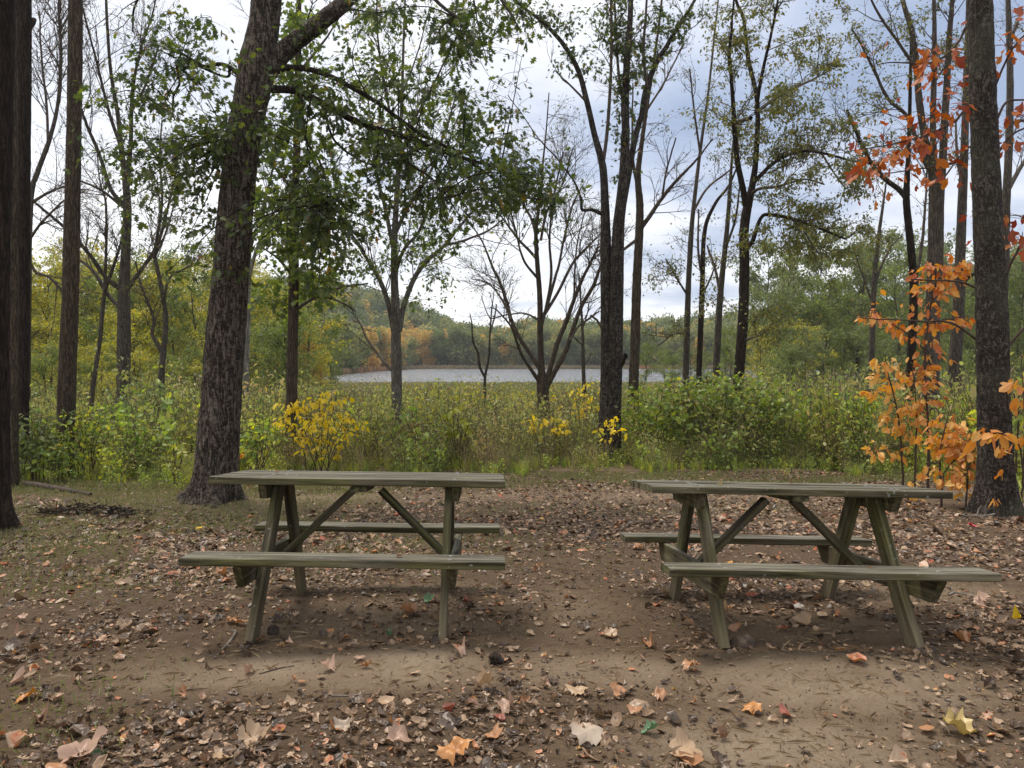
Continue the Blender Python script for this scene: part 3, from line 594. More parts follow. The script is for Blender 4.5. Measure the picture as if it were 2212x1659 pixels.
# the big rough-barked tree beside the left table
tree('large_tree', 'large rough barked tree leaning right behind the left table, forked high up', 'tree', (460, 1085), 11.1,
     [(458, 1095, 100), (464, 1040, 88), (470, 960, 88), (480, 830, 84), (490, 690, 80), (500, 560, 77), (514, 400, 72), (528, 290, 70), (545, 200, 74), (556, 140, 76), (566, 80, 66), (574, 20, 62), (580, -60, 58), (586, -260, 46), (592, -480, 30)],
     [[(568, 165, 40), (600, 125, 42), (640, 88, 38), (690, 50, 36), (745, 2, 33), (830, -80, 28), (940, -170, 20), (1080, -230, 10)],
      [(570, 172, 20), (606, 150, 14), (650, 146, 12), (700, 158, 11), (760, 188, 10), (815, 222, 9), (870, 262, 8), (930, 298, 7), (985, 322, 4)],
      [(556, 188, 22), (590, 192, 17), (640, 197, 16), (700, 226, 15), (760, 258, 14), (830, 282, 12), (900, 302, 11), (960, 328, 9), (1020, 344, 7), (1075, 356, 5), (1130, 380, 3)],
      [(650, 200, 7), (655, 250, 6), (662, 300, 6), (690, 340, 5), (712, 380, 4), (724, 450, 3)],
      [(662, 300, 5), (668, 350, 4), (684, 420, 4), (680, 480, 3)],
      [(520, 165, 12), (497, 146, 9), (470, 140, 8), (440, 146, 7), (405, 128, 6), (386, 120, 5)],
      [(497, 150, 7), (484, 165, 5), (388, 130, 5), (390, 180, 5), (374, 215, 4), (378, 270, 3)],
      [(495, 300, 7), (470, 290, 6), (430, 310, 5), (380, 330, 4), (330, 340, 3)],
      [(700, 228, 6), (720, 300, 5), (770, 340, 4), (820, 360, 3)],
      [(830, 282, 6), (880, 350, 5), (930, 380, 4), (960, 430, 3)],
      [(1000, 340, 5), (1060, 380, 4), (1110, 420, 3), (1180, 430, 3)],
      [(590, -200, 18), (480, -180, 12), (380, -100, 8), (300, 0, 5), (285, 70, 3)],
      [(830, -80, 14), (900, -40, 10), (960, 20, 7), (1010, 60, 4)],
      [(940, -170, 12), (1020, -80, 8), (1080, 0, 6), (1120, 60, 3)]],
     'bark_grey', 'oak', .092, T_OAK, flare=.46, sides=40, rough=.035, seed=21, perspray=9, twigmat='bark_dark', spreadd=1.6, twigs=dict(FINE, per_m=1.6, L=1.2, t0=.25),
     sprays=[(310, 270, 115, 120, 80), (400, 180, 70, 70, 50), (420, 330, 80, 100, 90), (330, 410, 90, 60, 40), (430, 470, 60, 50, 35), (290, 70, 60, 60, 24), (450, 80, 60, 70, 26),
              (640, 330, 70, 150, 70), (600, 470, 40, 90, 30), (710, 420, 70, 100, 50), (770, 180, 100, 60, 50), (700, 70, 70, 60, 24), (850, 90, 110, 80, 50), (980, 50, 110, 55, 60), (1090, 45, 60, 60, 30),
              (1060, 310, 90, 45, 60), (1090, 390, 110, 60, 80), (1180, 400, 70, 60, 50), (1000, 410, 80, 70, 45), (880, 320, 100, 60, 60), (1050, 200, 70, 50, 26), (800, 400, 80, 80, 50), (900, 480, 80, 60, 26), (950, 560, 60, 50, 14), (760, 300, 80, 60, 40), (560, 330, 60, 120, 40), (480, 560, 60, 60, 30), (250, 330, 60, 90, 26), (370, 560, 60, 50, 24), (660, 200, 70, 60, 40), (900, 180, 120, 70, 46), (1060, 110, 110, 60, 40), (800, 500, 80, 70, 40), (700, 580, 50, 60, 30), (1180, 330, 60, 50, 22)])
# far-left pair
tree('large_tree', 'dark thick trunk cut by the left photo edge, roots flared in grass', 'tree', (-8, 1150), 8.6,
     [(-10, 1165, 66), (-12, 1100, 60), (-14, 900, 60), (-16, 600, 64), (-14, 300, 72), (-10, 0, 76), (-8, -200, 74), (0, -500, 56)], [[(0, -150, 40), (120, -260, 30), (300, -420, 16)]], 'bark_dark', flare=.5, sides=36, rough=.03, seed=22)
tree('large_tree', 'brown trunk squeezed between the two darker trunks at far left', 'tree', (22, 1028), 13.2,
     [(24, 1035, 30), (24, 950, 28), (25, 800, 26), (25, 500, 25), (24, 200, 24), (22, 0, 22), (18, -300, 16), (12, -520, 8)], [[(20, -220, 10), (-40, -320, 7), (-100, -380, 4)]], 'bark_brown', flare=.25, sides=24, rough=.03, seed=19)
tree('large_tree', 'dark straight trunk with a broken stub, behind the far left edge trunk', 'tree', (48, 1005), 14.6,
     [(47, 1008, 30), (47, 900, 28), (49, 700, 27), (50, 400, 28), (50, 120, 31), (50, 0, 31), (50, -260, 26), (52, -520, 14)], [[(58, 70, 13), (67, 52, 12), (72, 40, 10)], [(50, -200, 16), (120, -280, 10), (220, -360, 5)]], 'bark_dark', flare=.2, sides=24, rough=.04, seed=23)
tree('straight_tree', 'straight limbless brown trunk rising from the shrubs on the left', 'tree', (140, 985), 15.0,
     [(138, 1010, 38), (140, 960, 36), (145, 820, 36), (152, 620, 34), (157, 400, 31), (161, 200, 29), (163, 0, 27), (166, -300, 20), (168, -520, 9)], [[(166, -250, 12), (240, -330, 8), (320, -380, 4)], [(165, -200, 12), (80, -300, 7)]], 'bark_brown', flare=.15, sides=24, rough=.03, seed=24)
tree('bare_tree', 'thin bare tree curving up between the two left trunks', 'tree', (58, 880), 22, [(58, 900, 14), (60, 700, 13), (66, 440, 11), (82, 370, 10), (104, 310, 9), (124, 230, 7), (132, 120, 6), (128, 20, 5), (130, -200, 3)],
     [[(66, 440, 7), (90, 425, 6), (120, 412, 4), (140, 405, 3)], [(62, 520, 6), (90, 480, 5), (130, 440, 4), (150, 428, 3)], [(104, 310, 6), (100, 220, 5), (90, 120, 4), (88, 20, 3)], [(66, 570, 6), (80, 590, 6), (110, 600, 5), (150, 640, 4)]],
     'bark_mid', 'fade', .05, T_RHOMB, twigs=dict(BARE, trunk=1, leaves=.5), seed=25)
tree('bare_tree', 'tall nearly bare tree with low forked limbs, right of the limbless brown trunk', 'tree', (266, 880), 24,
     [(266, 900, 30), (267, 800, 28), (268, 700, 27), (268, 625, 24), (271, 560, 20), (275, 450, 17), (270, 380, 13), (262, 320, 11), (255, 250, 9), (240, 160, 7), (232, 60, 6), (228, -40, 5), (225, -200, 3)],
     [[(264, 665, 11), (245, 650, 9), (225, 625, 9), (205, 592, 8), (185, 572, 7), (165, 560, 5)], [(266, 628, 12), (230, 600, 9), (195, 552, 8), (150, 500, 7), (80, 440, 5)], [(272, 628, 12), (300, 590, 9), (330, 547, 8), (346, 510, 7), (366, 430, 5), (384, 350, 4)],
      [(271, 446, 11), (240, 410, 9), (216, 340, 8), (192, 282, 7), (176, 240, 6), (150, 160, 4)], [(270, 450, 8), (232, 420, 6), (205, 402, 5), (176, 390, 4)], [(276, 400, 11), (282, 310, 9), (286, 200, 8), (302, 120, 5), (334, 20, 3), (360, -120, 3)],
      [(262, 320, 8), (235, 240, 7), (210, 140, 5), (180, 20, 4)], [(284, 240, 6), (310, 190, 5), (340, 100, 4)]],
     'bark_mid', 'fade', .055, T_RHOMB, twigs=dict(BARE, leaves=.7, per_m=2.6), seed=26, sprays=[(310, 420, 60, 60, 30), (280, 560, 40, 30, 10), (320, 260, 60, 90, 30)])
tree('crooked_tree', 'small crooked forked tree with a kinked trunk, left of the big rough barked tree', 'tree', (347, 880), 22, [(347, 890, 14), (348, 830, 14), (350, 790, 13), (358, 700, 11), (352, 640, 9), (340, 580, 8), (335, 540, 7), (350, 440, 5), (345, 340, 4), (350, 260, 3)],
     [[(348, 760, 9), (341, 745, 9), (328, 720, 8), (331, 690, 7), (312, 640, 6), (298, 600, 4), (290, 560, 3)], [(354, 645, 6), (366, 600, 5), (395, 580, 4), (420, 570, 2)], [(337, 550, 5), (355, 510, 4), (372, 450, 3), (385, 390, 2)]],
     'bark_mid', 'olive', .07, T_RHOMB, twigs=dict(BARE, trunk=1, leaves=.8, L=1.0), seed=27, sprays=[(380, 480, 50, 60, 20), (340, 400, 50, 60, 16)])
tree('leaning_tree', 'slim bare tree leaning right beside the limbless brown trunk', 'tree', (198, 880), 24, [(196, 880, 11), (204, 810, 10), (215, 740, 9), (225, 640, 8), (240, 590, 7), (255, 545, 5), (266, 500, 3)], [[(224, 650, 7), (229, 540, 6), (228, 440, 5), (216, 400, 3), (205, 330, 2)]],
     'bark_mid', 'fade', .05, twigs=dict(BARE, trunk=1, leaves=.4, L=.9), seed=28)
tree('straight_tree', 'pale straight trunk showing just right of the big rough barked tree', 'tree', (524, 880), 25, [(523, 880, 26), (525, 820, 24), (529, 700, 22), (532, 600, 20), (536, 480, 15), (540, 350, 12), (545, 200, 8), (548, 0, 5)],
     [[(530, 640, 9), (548, 560, 8), (570, 500, 6), (585, 440, 4)], [(534, 560, 8), (560, 470, 6), (580, 400, 5), (600, 310, 3)], [(538, 420, 6), (510, 330, 5), (480, 250, 3)]], 'bark_pale', 'maple', .09, T_RHOMB, twigs=dict(FINE, leaves=1, per_m=1.5), seed=29,
     sprays=[(560, 420, 50, 90, 50), (560, 560, 50, 60, 40), (440, 560, 60, 60, 30)])
tree('slender_tree', 'slender green leaved tree rising behind the yellow shrub, left of the lake', 'tree', (628, 985), 17.0,
     [(627, 1000, 26), (628, 940, 24), (631, 800, 23), (634, 640, 22), (636, 480, 20), (640, 350, 16), (643, 200, 14), (645, 60, 12), (647, -120, 8), (648, -300, 4)],
     [[(642, 668, 8), (660, 655, 7), (690, 638, 6), (740, 622, 5), (790, 616, 3)], [(690, 638, 5), (730, 650, 4), (770, 672, 3)], [(638, 420, 8), (600, 370, 6), (560, 330, 4)], [(640, 380, 8), (690, 320, 6), (740, 280, 4)], [(638, 540, 7), (680, 500, 5), (720, 470, 4)], [(636, 600, 7), (600, 560, 5), (570, 540, 3)], [(644, 180, 7), (600, 120, 5), (560, 60, 3)], [(644, 160, 7), (690, 100, 5), (730, 40, 3)]],
     'bark_brown', 'maple', .088, T_MAPLE, flare=.12, seed=30, perspray=13, spreadd=1.5, twigs=dict(FINE, per_m=.8),
     sprays=[(640, 240, 80, 120, 90), (590, 400, 60, 110, 70), (690, 420, 60, 110, 60), (640, 560, 90, 70, 70), (590, 640, 60, 40, 34), (680, 620, 60, 30, 30), (720, 520, 50, 60, 40), (650, 60, 70, 60, 40)])
# trees before the lake
tree('multi_stem_tree', 'grey tree with many ascending limbs, just right of the yellow shrub', 'tree', (860, 940), 18.5,
     [(860, 945, 27), (859, 900, 24), (857, 840, 23), (856, 760, 22), (855, 680, 19), (852, 600, 16), (852, 520, 14), (856, 440, 12), (862, 340, 10), (868, 220, 7), (872, 80, 5), (878, -80, 3)],
     [[(851, 720, 12), (840, 660, 11), (824, 610, 10), (803, 570, 8), (780, 530, 7), (750, 480, 5), (725, 420, 3)], [(862, 715, 14), (872, 660, 12), (895, 600, 11), (925, 560, 10), (960, 530, 8), (1000, 480, 6), (1040, 440, 4)], [(960, 530, 6), (1000, 520, 5), (1050, 500, 4), (1090, 470, 3)],
      [(853, 560, 9), (842, 500, 9), (828, 440, 8), (810, 380, 7), (800, 300, 5), (790, 200, 3)], [(856, 500, 9), (880, 450, 8), (910, 410, 7), (940, 350, 5), (962, 280, 4), (990, 200, 3)], [(852, 600, 7), (872, 540, 7), (905, 500, 6), (930, 440, 5), (980, 380, 3)], [(846, 800, 7), (820, 770, 6), (790, 730, 5), (775, 700, 4), (757, 690, 3)],
      [(862, 340, 6), (900, 250, 5), (950, 160, 4), (1000, 60, 3)], [(862, 330, 6), (840, 230, 5), (820, 120, 4), (815, 0, 3)], [(870, 200, 4), (900, 120, 3), (925, 20, 2)]],
     'bark_ash', 'maple', .085, T_OAK, flare=.15, seed=31, twigs=dict(BARE, per_m=2.8, L=1.4, lv=2, kids=[5, 4], leaves=.5), perspray=9,
     sprays=[(780, 500, 70, 90, 60), (830, 330, 70, 70, 50), (900, 420, 80, 80, 50), (960, 500, 70, 60, 30), (880, 560, 60, 50, 30), (950, 640, 40, 30, 14), (760, 620, 50, 40, 20), (1010, 590, 60, 40, 24), (880, 160, 130, 120, 90), (760, 240, 80, 90, 40), (980, 280, 80, 90, 40), (700, 540, 60, 60, 26), (850, 40, 110, 60, 40)])
tree('vase_tree', 'vase shaped tree of bare spreading limbs standing in front of the lake', 'tree', (1175, 900), 23.0,
     [(1174, 905, 28.5), (1174, 870, 25.6), (1172, 835, 25.6), (1169, 790, 14.8), (1167, 720, 13.3), (1166, 640, 11.7), (1160, 560, 10.1), (1158, 500, 8.6), (1165, 440, 7.0), (1172, 360, 4.7), (1180, 280, 3.1), (1186, 200, 2.3)],
     [[(1168, 828, 10.9), (1148, 800, 7.8), (1128, 768, 6.2), (1118, 742, 5.5), (1106, 706, 4.7), (1078, 675, 3.1), (1062, 668, 2.3)], [(1168, 800, 10.9), (1148, 768, 9.4), (1122, 730, 8.6), (1104, 690, 8.6), (1095, 655, 7.8), (1080, 610, 6.2), (1066, 580, 5.5), (1050, 540, 3.9), (1030, 500, 3.1), (1010, 480, 2.3)],
      [(1176, 836, 12.5), (1190, 790, 10.9), (1204, 740, 10.9), (1220, 700, 10.1), (1238, 650, 8.6), (1258, 600, 7.0), (1280, 556, 5.5), (1294, 530, 3.9)], [(1178, 840, 14.0), (1200, 800, 10.9), (1222, 760, 10.1), (1240, 705, 9.4), (1258, 660, 8.6), (1280, 620, 7.8), (1298, 575, 6.2), (1320, 520, 3.1)],
      [(1168, 700, 8.6), (1182, 660, 7.0), (1198, 600, 6.2), (1205, 570, 5.5), (1218, 500, 4.7), (1235, 440, 3.9), (1255, 400, 2.3)], [(1176, 680, 7.8), (1206, 630, 7.0), (1236, 570, 6.2), (1262, 540, 5.5), (1290, 510, 3.1)], [(1160, 560, 7.0), (1142, 540, 6.2), (1122, 520, 5.5), (1098, 490, 4.7), (1075, 460, 3.1), (1050, 440, 2.3)], [(1162, 540, 6.2), (1150, 480, 5.5), (1130, 440, 4.7), (1110, 400, 3.1), (1080, 370, 2.3)],
      [(1168, 520, 6.2), (1180, 460, 5.5), (1200, 430, 4.7), (1222, 380, 3.1), (1240, 320, 2.3)], [(1165, 692, 5.5), (1135, 678, 3.9), (1100, 680, 3.1), (1060, 690, 2.3)], [(1172, 700, 6), (1190, 600, 6), (1186, 520, 5), (1196, 420, 4), (1215, 330, 3)], [(1160, 600, 6), (1130, 560, 5), (1112, 500, 4), (1090, 420, 3)], [(1240, 650, 5), (1242, 590, 4), (1250, 520, 3), (1270, 450, 2)], [(1104, 690, 5), (1080, 640, 4), (1050, 610, 3), (1015, 600, 2)], [(1232, 735, 4.7), (1250, 705, 4.7), (1274, 688, 4.7), (1296, 672, 3.1)]],
     'bark_brown', 'walnut', .06, T_RHOMB, flare=.15, seed=32, twigs=dict(BARE, per_m=3.0, L=1.5, kids=[5, 5], leaves=.35, t0=.35), perspray=6, spreadd=1.6, sprays=[(1150, 460, 100, 60, 44), (1200, 300, 90, 80, 60), (1060, 470, 60, 60, 14), (1040, 600, 60, 30, 10), (1250, 430, 60, 60, 14)])
tree('dead_tree', 'small dead forked sapling, black against the lake', 'tree', (1047, 880), 24, [(1046, 885, 6), (1047, 850, 6), (1048, 812, 6), (1056, 770, 5), (1058, 730, 4), (1062, 670, 3), (1066, 640, 2), (1070, 590, 1)], [[(1047, 815, 5), (1036, 790, 6), (1032, 760, 5), (1022, 735, 4), (1020, 700, 3), (1017, 676, 2)], [(1058, 720, 4), (1066, 695, 4), (1072, 660, 3)], [(1060, 690, 3), (1048, 668, 2), (1040, 640, 2)]], 'bark_mid', seed=33, rough=.05, twigs=dict(per_m=1.5, L=.4, r=.006, lv=1, kids=[2], t0=.2, wob=.2), flare=0)
tree('dead_tree', 'slim pole like dying sapling between the vase shaped tree and the double trunk', 'tree', (1263, 860), 27, [(1263, 875, 9), (1262, 840, 9), (1260, 790, 8), (1259, 740, 7), (1257, 690, 6), (1254, 640, 4), (1250, 590, 3)], [[(1258, 710, 4), (1268, 680, 3), (1275, 650, 2)], [(1258, 745, 3), (1245, 735, 3), (1230, 722, 2)], [(1262, 790, 4), (1270, 778, 3), (1278, 765, 3)]], 'bark_mid', seed=34, flare=0, twigs=dict(per_m=1.5, L=.5, r=.006, lv=1, kids=[2], t0=.2, wob=.2))
tree('double_trunk_tree', 'tall dark tree with two fused trunks, right of the lake centre', 'tree', (1312, 945), 18.0,
     [(1304, 965, 34.6), (1305, 930, 28.8), (1309, 860, 25.9), (1310, 780, 25.0), (1309, 690, 24.0), (1309, 600, 24.0), (1308, 520, 23.0), (1307, 440, 18.5), (1302, 360, 16.0), (1284, 290, 12.6), (1268, 220, 11.8), (1248, 150, 10.9), (1214, 92, 9.2), (1170, 46, 7.6), (1128, 14, 5.9), (1060, -40, 3.4)],
     [[(1322, 965, 42.2), (1324, 920, 34.6), (1327, 840, 32.6), (1329, 760, 31.7), (1332, 660, 29.8), (1334, 560, 28.8), (1338, 470, 24.4), (1348, 390, 22.7), (1352, 300, 18.5), (1352, 240, 16.0), (1356, 130, 14.3), (1362, 40, 11.8), (1366, -80, 9.2), (1370, -260, 5.0)],
      [(1346, 440, 15.1), (1358, 375, 14.3), (1372, 300, 12.6), (1386, 250, 11.8), (1398, 190, 12.6), (1422, 136, 10.9), (1448, 98, 9.2), (1476, 56, 7.6), (1510, 0, 5.9), (1560, -80, 3.4)], [(1300, 462, 9.2), (1280, 453, 7.6), (1258, 452, 6.7), (1255, 425, 5.9), (1240, 390, 4.2), (1205, 340, 3.4), (1160, 290, 2.5), (1100, 200, 1.7)],
      [(1302, 360, 7.6), (1312, 280, 7.6), (1318, 200, 6.7), (1322, 100, 5.9), (1320, 0, 4.2), (1318, -120, 2.5)], [(1302, 712, 5.8), (1290, 692, 4.8), (1280, 680, 4.8)], [(1334, 800, 9.6), (1345, 780, 11.5), (1350, 765, 10.6)], [(1352, 250, 6.7), (1336, 160, 5.9), (1330, 60, 5.0), (1325, -60, 2.5)], [(1398, 190, 6.7), (1390, 110, 5.9), (1396, 20, 5.0), (1400, -100, 2.5)], [(1266, 220, 5.0), (1240, 190, 4.2), (1200, 150, 2.5)]],
     'bark_black', 'oak', .095, T_OAK, flare=.18, sides=24, rough=.045, seed=35, perspray=8, spreadd=.5, twigs=dict(FINE, per_m=1.1, t0=.4),
     sprays=[(1370, 40, 80, 60, 100), (1190, 40, 60, 45, 40), (1250, 130, 50, 55, 34), (1340, 130, 60, 70, 60), (1450, 40, 70, 50, 46), (1400, 150, 50, 60, 30), (1110, 30, 60, 40, 20), (1320, 250, 40, 50, 20), (1300, 20, 60, 40, 40), (1340, 370, 40, 40, 10), (1520, 20, 40, 40, 16)])
tree('vine_wrapped_tree', 'slim tree twined with vine stems beside the double trunk', 'tree', (1370, 870), 23.0,
     [(1368, 880, 24), (1369, 820, 22), (1372, 740, 21), (1374, 660, 20), (1377, 580, 19), (1381, 500, 18), (1382, 440, 16), (1378, 380, 13), (1386, 310, 10), (1396, 240, 8), (1410, 150, 6), (1425, 40, 5), (1440, -100, 3)],
     [[(1385, 492, 11), (1405, 465, 10), (1430, 430, 8), (1462, 392, 7), (1500, 352, 5), (1540, 300, 3)], [(1372, 520, 7), (1340, 545, 6), (1310, 565, 4)], [(1380, 420, 7), (1368, 350, 6), (1366, 280, 4), (1370, 180, 3)], [(1396, 240, 5), (1440, 170, 4), (1480, 90, 3)], [(1430, 430, 5), (1440, 370, 4), (1460, 300, 3)]],
     'bark_brown', 'fade', .065, T_RHOMB, flare=.12, seed=36, twigs=dict(BARE, per_m=2.6, L=1.1, leaves=.7, kids=[4, 3]), sprays=[(1440, 320, 60, 110, 26), (1420, 180, 60, 80, 26), (1350, 620, 30, 20, 4)], perspray=6)
tree('young_tree', 'tall thin leaning young tree right of the vine twined tree', 'tree', (1481, 850), 27, [(1480, 850, 15), (1482, 790, 14), (1485, 680, 13), (1487, 620, 12), (1492, 520, 11), (1498, 450, 9), (1512, 330, 7), (1530, 200, 5), (1545, 60, 4), (1560, -80, 2)],
     [[(1496, 460, 6), (1525, 410, 5), (1560, 380, 4), (1585, 360, 3)], [(1486, 640, 5), (1462, 600, 4), (1440, 560, 3)], [(1512, 330, 5), (1500, 240, 4), (1490, 150, 3)], [(1486, 720, 5), (1455, 722, 4), (1420, 745, 3)]],
     'bark_mid', 'olive', .085, T_RHOMB, twigs=dict(FINE, per_m=2, leaves=1), seed=37, sprays=[(1440, 600, 70, 60, 50), (1430, 705, 60, 25, 50), (1500, 380, 50, 120, 30), (1450, 540, 50, 40, 20)])
tree('young_tree', 'dark bowed young tree, second right of the vine twined tree', 'tree', (1510, 850), 26, [(1508, 850, 13), (1510, 800, 12), (1514, 700, 12), (1517, 620, 11), (1522, 500, 9), (1545, 440, 7), (1575, 400, 5), (1600, 340, 3)], [[(1518, 610, 6), (1508, 540, 5), (1506, 450, 3)], [(1516, 640, 4), (1536, 600, 4), (1548, 560, 3)]], 'bark_dark', 'olive', .085, T_RHOMB, twigs=dict(FINE, per_m=2, leaves=1), seed=38, sprays=[(1510, 520, 40, 60, 16), (1530, 660, 40, 60, 30)])
tree('young_tree', 'grey young tree leaning against the sky left of the spreading yellow green tree', 'tree', (1546, 860), 24, [(1545, 870, 16), (1547, 800, 15), (1552, 700, 14), (1557, 625, 13), (1570, 500, 10), (1576, 420, 8), (1582, 330, 5), (1590, 250, 3)], [[(1556, 640, 7), (1545, 580, 6), (1528, 530, 4)], [(1566, 540, 6), (1590, 470, 5), (1600, 400, 3)]], 'bark_mid', 'walnut', .085, T_RHOMB, twigs=dict(FINE, per_m=2.2, leaves=1), seed=39, sprays=[(1560, 620, 40, 70, 30), (1575, 460, 40, 60, 20)])
tree('spreading_tree', 'spreading yellow green tree with a strong dark trunk, centre right', 'tree', (1592, 880), 21.0,
     [(1590, 890, 26), (1594, 840, 23), (1600, 760, 22), (1605, 690, 22), (1608, 590, 21), (1607, 510, 20), (1612, 460, 20), (1620, 425, 16), (1632, 350, 12), (1636, 225, 10), (1616, 125, 9), (1606, 40, 7), (1590, 0, 6), (1575, -100, 3)],
     [[(1612, 445, 15), (1604, 405, 13), (1592, 350, 12), (1586, 290, 11), (1582, 250, 10), (1576, 160, 8), (1573, 110, 7), (1580, 40, 5), (1585, -60, 3)], [(1634, 240, 9), (1640, 190, 8), (1652, 130, 7), (1662, 80, 6), (1675, 20, 5), (1690, -80, 3)],
      [(1624, 400, 11), (1640, 382, 9), (1675, 350, 8), (1725, 328, 7), (1775, 332, 6), (1845, 352, 4)], [(1622, 420, 8), (1640, 408, 7), (1680, 403, 6), (1735, 388, 4), (1780, 400, 3)], [(1612, 535, 11), (1626, 520, 10), (1645, 470, 8), (1675, 464, 8), (1725, 474, 7), (1775, 494, 6), (1830, 518, 4)], [(1586, 270, 8), (1600, 262, 10), (1620, 255, 8)],
      [(1632, 245, 7), (1680, 210, 6), (1740, 180, 5), (1800, 150, 3)], [(1725, 474, 5), (1760, 540, 4), (1790, 560, 3)], [(1775, 332, 4), (1820, 400, 3), (1850, 420, 2)], [(1610, 735, 6), (1625, 730, 5), (1645, 722, 3)]],
     'bark_dark', 'walnut', .08, T_RHOMB, flare=.12, seed=40, twigs=dict(FINE, per_m=2.2, leaves=3), spreadd=2.2, perspray=20,
     sprays=[(1660, 240, 110, 130, 150), (1560, 230, 50, 110, 50), (1720, 120, 100, 90, 90), (1640, 60, 90, 60, 60), (1720, 420, 110, 50, 70), (1770, 500, 120, 60, 130), (1700, 540, 90, 50, 60), (1840, 370, 60, 40, 40), (1800, 280, 70, 80, 50), (1860, 540, 60, 40, 40), (1690, 700, 90, 50, 50), (1800, 420, 110, 70, 90), (1820, 180, 80, 90, 50), (1720, 260, 90, 70, 60), (1560, 80, 60, 80, 40), (1800, 60, 80, 60, 40)])
# right-hand group behind the saplings
tree('young_tree', 'small tree with dark vine on its stem behind the orange saplings, left of their group', 'tree', (1883, 850), 28, [(1880, 860, 15), (1882, 800, 13), (1885, 700, 12), (1888, 620, 11), (1894, 540, 9), (1905, 460, 6), (1915, 390, 3)], [[(1888, 620, 6), (1905, 570, 5), (1925, 530, 4)], [(1886, 660, 5), (1865, 600, 4), (1850, 560, 3)]], 'bark_mid', 'olive', .08, T_RHOMB, twigs=dict(FINE, trunk=1, per_m=2, leaves=1), seed=41, sprays=[(1890, 560, 40, 60, 20)])
tree('slender_tree', 'slender dark tree with a bent arm reaching left over the clearing, right background', 'tree', (1966, 870), 21, [(1964, 890, 19), (1967, 800, 18), (1974, 640, 17), (1970, 560, 16), (1962, 480, 15), (1958, 425, 14), (1963, 320, 9), (1966, 200, 7), (1968, 60, 4)], [[(1958, 428, 12), (1940, 408, 11), (1910, 385, 10), (1880, 350, 9), (1855, 300, 8), (1830, 240, 6)], [(1974, 620, 8), (1990, 540, 7), (1998, 440, 5), (2002, 340, 3)]], 'bark_dark', 'fade', .06, twigs=dict(BARE, per_m=1.8, leaves=.5), seed=42)
tree('clump_tree', 'tall grey tree with several parallel stems in the right background', 'tree', (2012, 890), 20,
     [(2010, 900, 36), (2011, 800, 33), (2014, 690, 30), (2016, 600, 25), (2017, 480, 22), (2015, 380, 18), (1998, 300, 15), (1986, 220, 14), (1980, 150, 13), (1970, 70, 11), (1950, 0, 9), (1930, -100, 5)],
     [[(2014, 690, 22), (2028, 560, 19), (2031, 440, 18), (2040, 320, 16), (2048, 200, 14), (2056, 90, 12), (2063, 0, 9), (2070, -120, 5)], [(2017, 480, 15), (2018, 360, 14), (2016, 280, 13), (2020, 150, 11), (2022, 20, 8), (2024, -120, 4)], [(2015, 380, 11), (1990, 330, 9), (1960, 250, 8), (1920, 210, 7), (1880, 130, 5), (1840, 60, 4)], [(1980, 150, 7), (1940, 90, 6), (1900, 30, 5), (1870, -40, 3)]],
     'bark_mid', 'walnut', .075, T_RHOMB, flare=.1, seed=43, twigs=dict(FINE, per_m=1.6, leaves=2), perspray=11, sprays=[(1920, 110, 90, 90, 60), (1960, 60, 60, 60, 30), (2040, 150, 40, 120, 30), (1900, 300, 60, 90, 30), (2060, 60, 40, 60, 20), (1870, 200, 50, 60, 20)])
tree('straight_tree', 'grey straight trunk half hidden behind the dark right hand trunk', 'tree', (2062, 880), 22, [(2060, 890, 30), (2062, 800, 27), (2070, 680, 24), (2074, 560, 21), (2079, 430, 18), (2084, 300, 15), (2088, 150, 12), (2092, 0, 9), (2096, -160, 5)], [[(2074, 620, 10), (2092, 598, 10), (2105, 590, 8), (2130, 575, 5)], [(2080, 400, 8), (2068, 340, 6), (2066, 260, 4)]], 'bark_mid', 'walnut', .08, twigs=dict(FINE, per_m=1.2, leaves=1), seed=44, sprays=[(2095, 250, 40, 120, 24)])
tree('straight_tree', 'thin grey trunk right of the dark right hand trunk', 'tree', (2168, 860), 24, [(2164, 880, 18), (2166, 780, 17), (2168, 660, 16), (2172, 540, 16), (2174, 430, 16), (2180, 300, 15), (2182, 160, 13), (2178, 20, 10), (2174, -140, 5)], [[(2178, 410, 10), (2196, 375, 9), (2215, 340, 7)], [(2180, 270, 9), (2200, 262, 7), (2225, 260, 5)], [(2180, 110, 8), (2190, 70, 7), (2212, 20, 5)]], 'bark_mid', 'fade', .07, twigs=dict(BARE, per_m=1.8, leaves=.8), seed=45, sprays=[(2190, 120, 30, 80, 14)])
tree('large_tree', 'dark scaly barked straight trunk on the right, with orange leaves around its foot', 'tree', (2155, 1112), 9.9,
     [(2156, 1125, 84), (2153, 1060, 74), (2150, 980, 68), (2146, 860, 64), (2143, 740, 62), (2139, 600, 59), (2133, 450, 56), (2127, 300, 53), (2122, 150, 50), (2117, 0, 49), (2110, -200, 44), (2104, -500, 30)], [[(2106, -300, 18), (2000, -420, 10)]], 'bark_cherry', flare=.34, sides=36, rough=.03, seed=46)

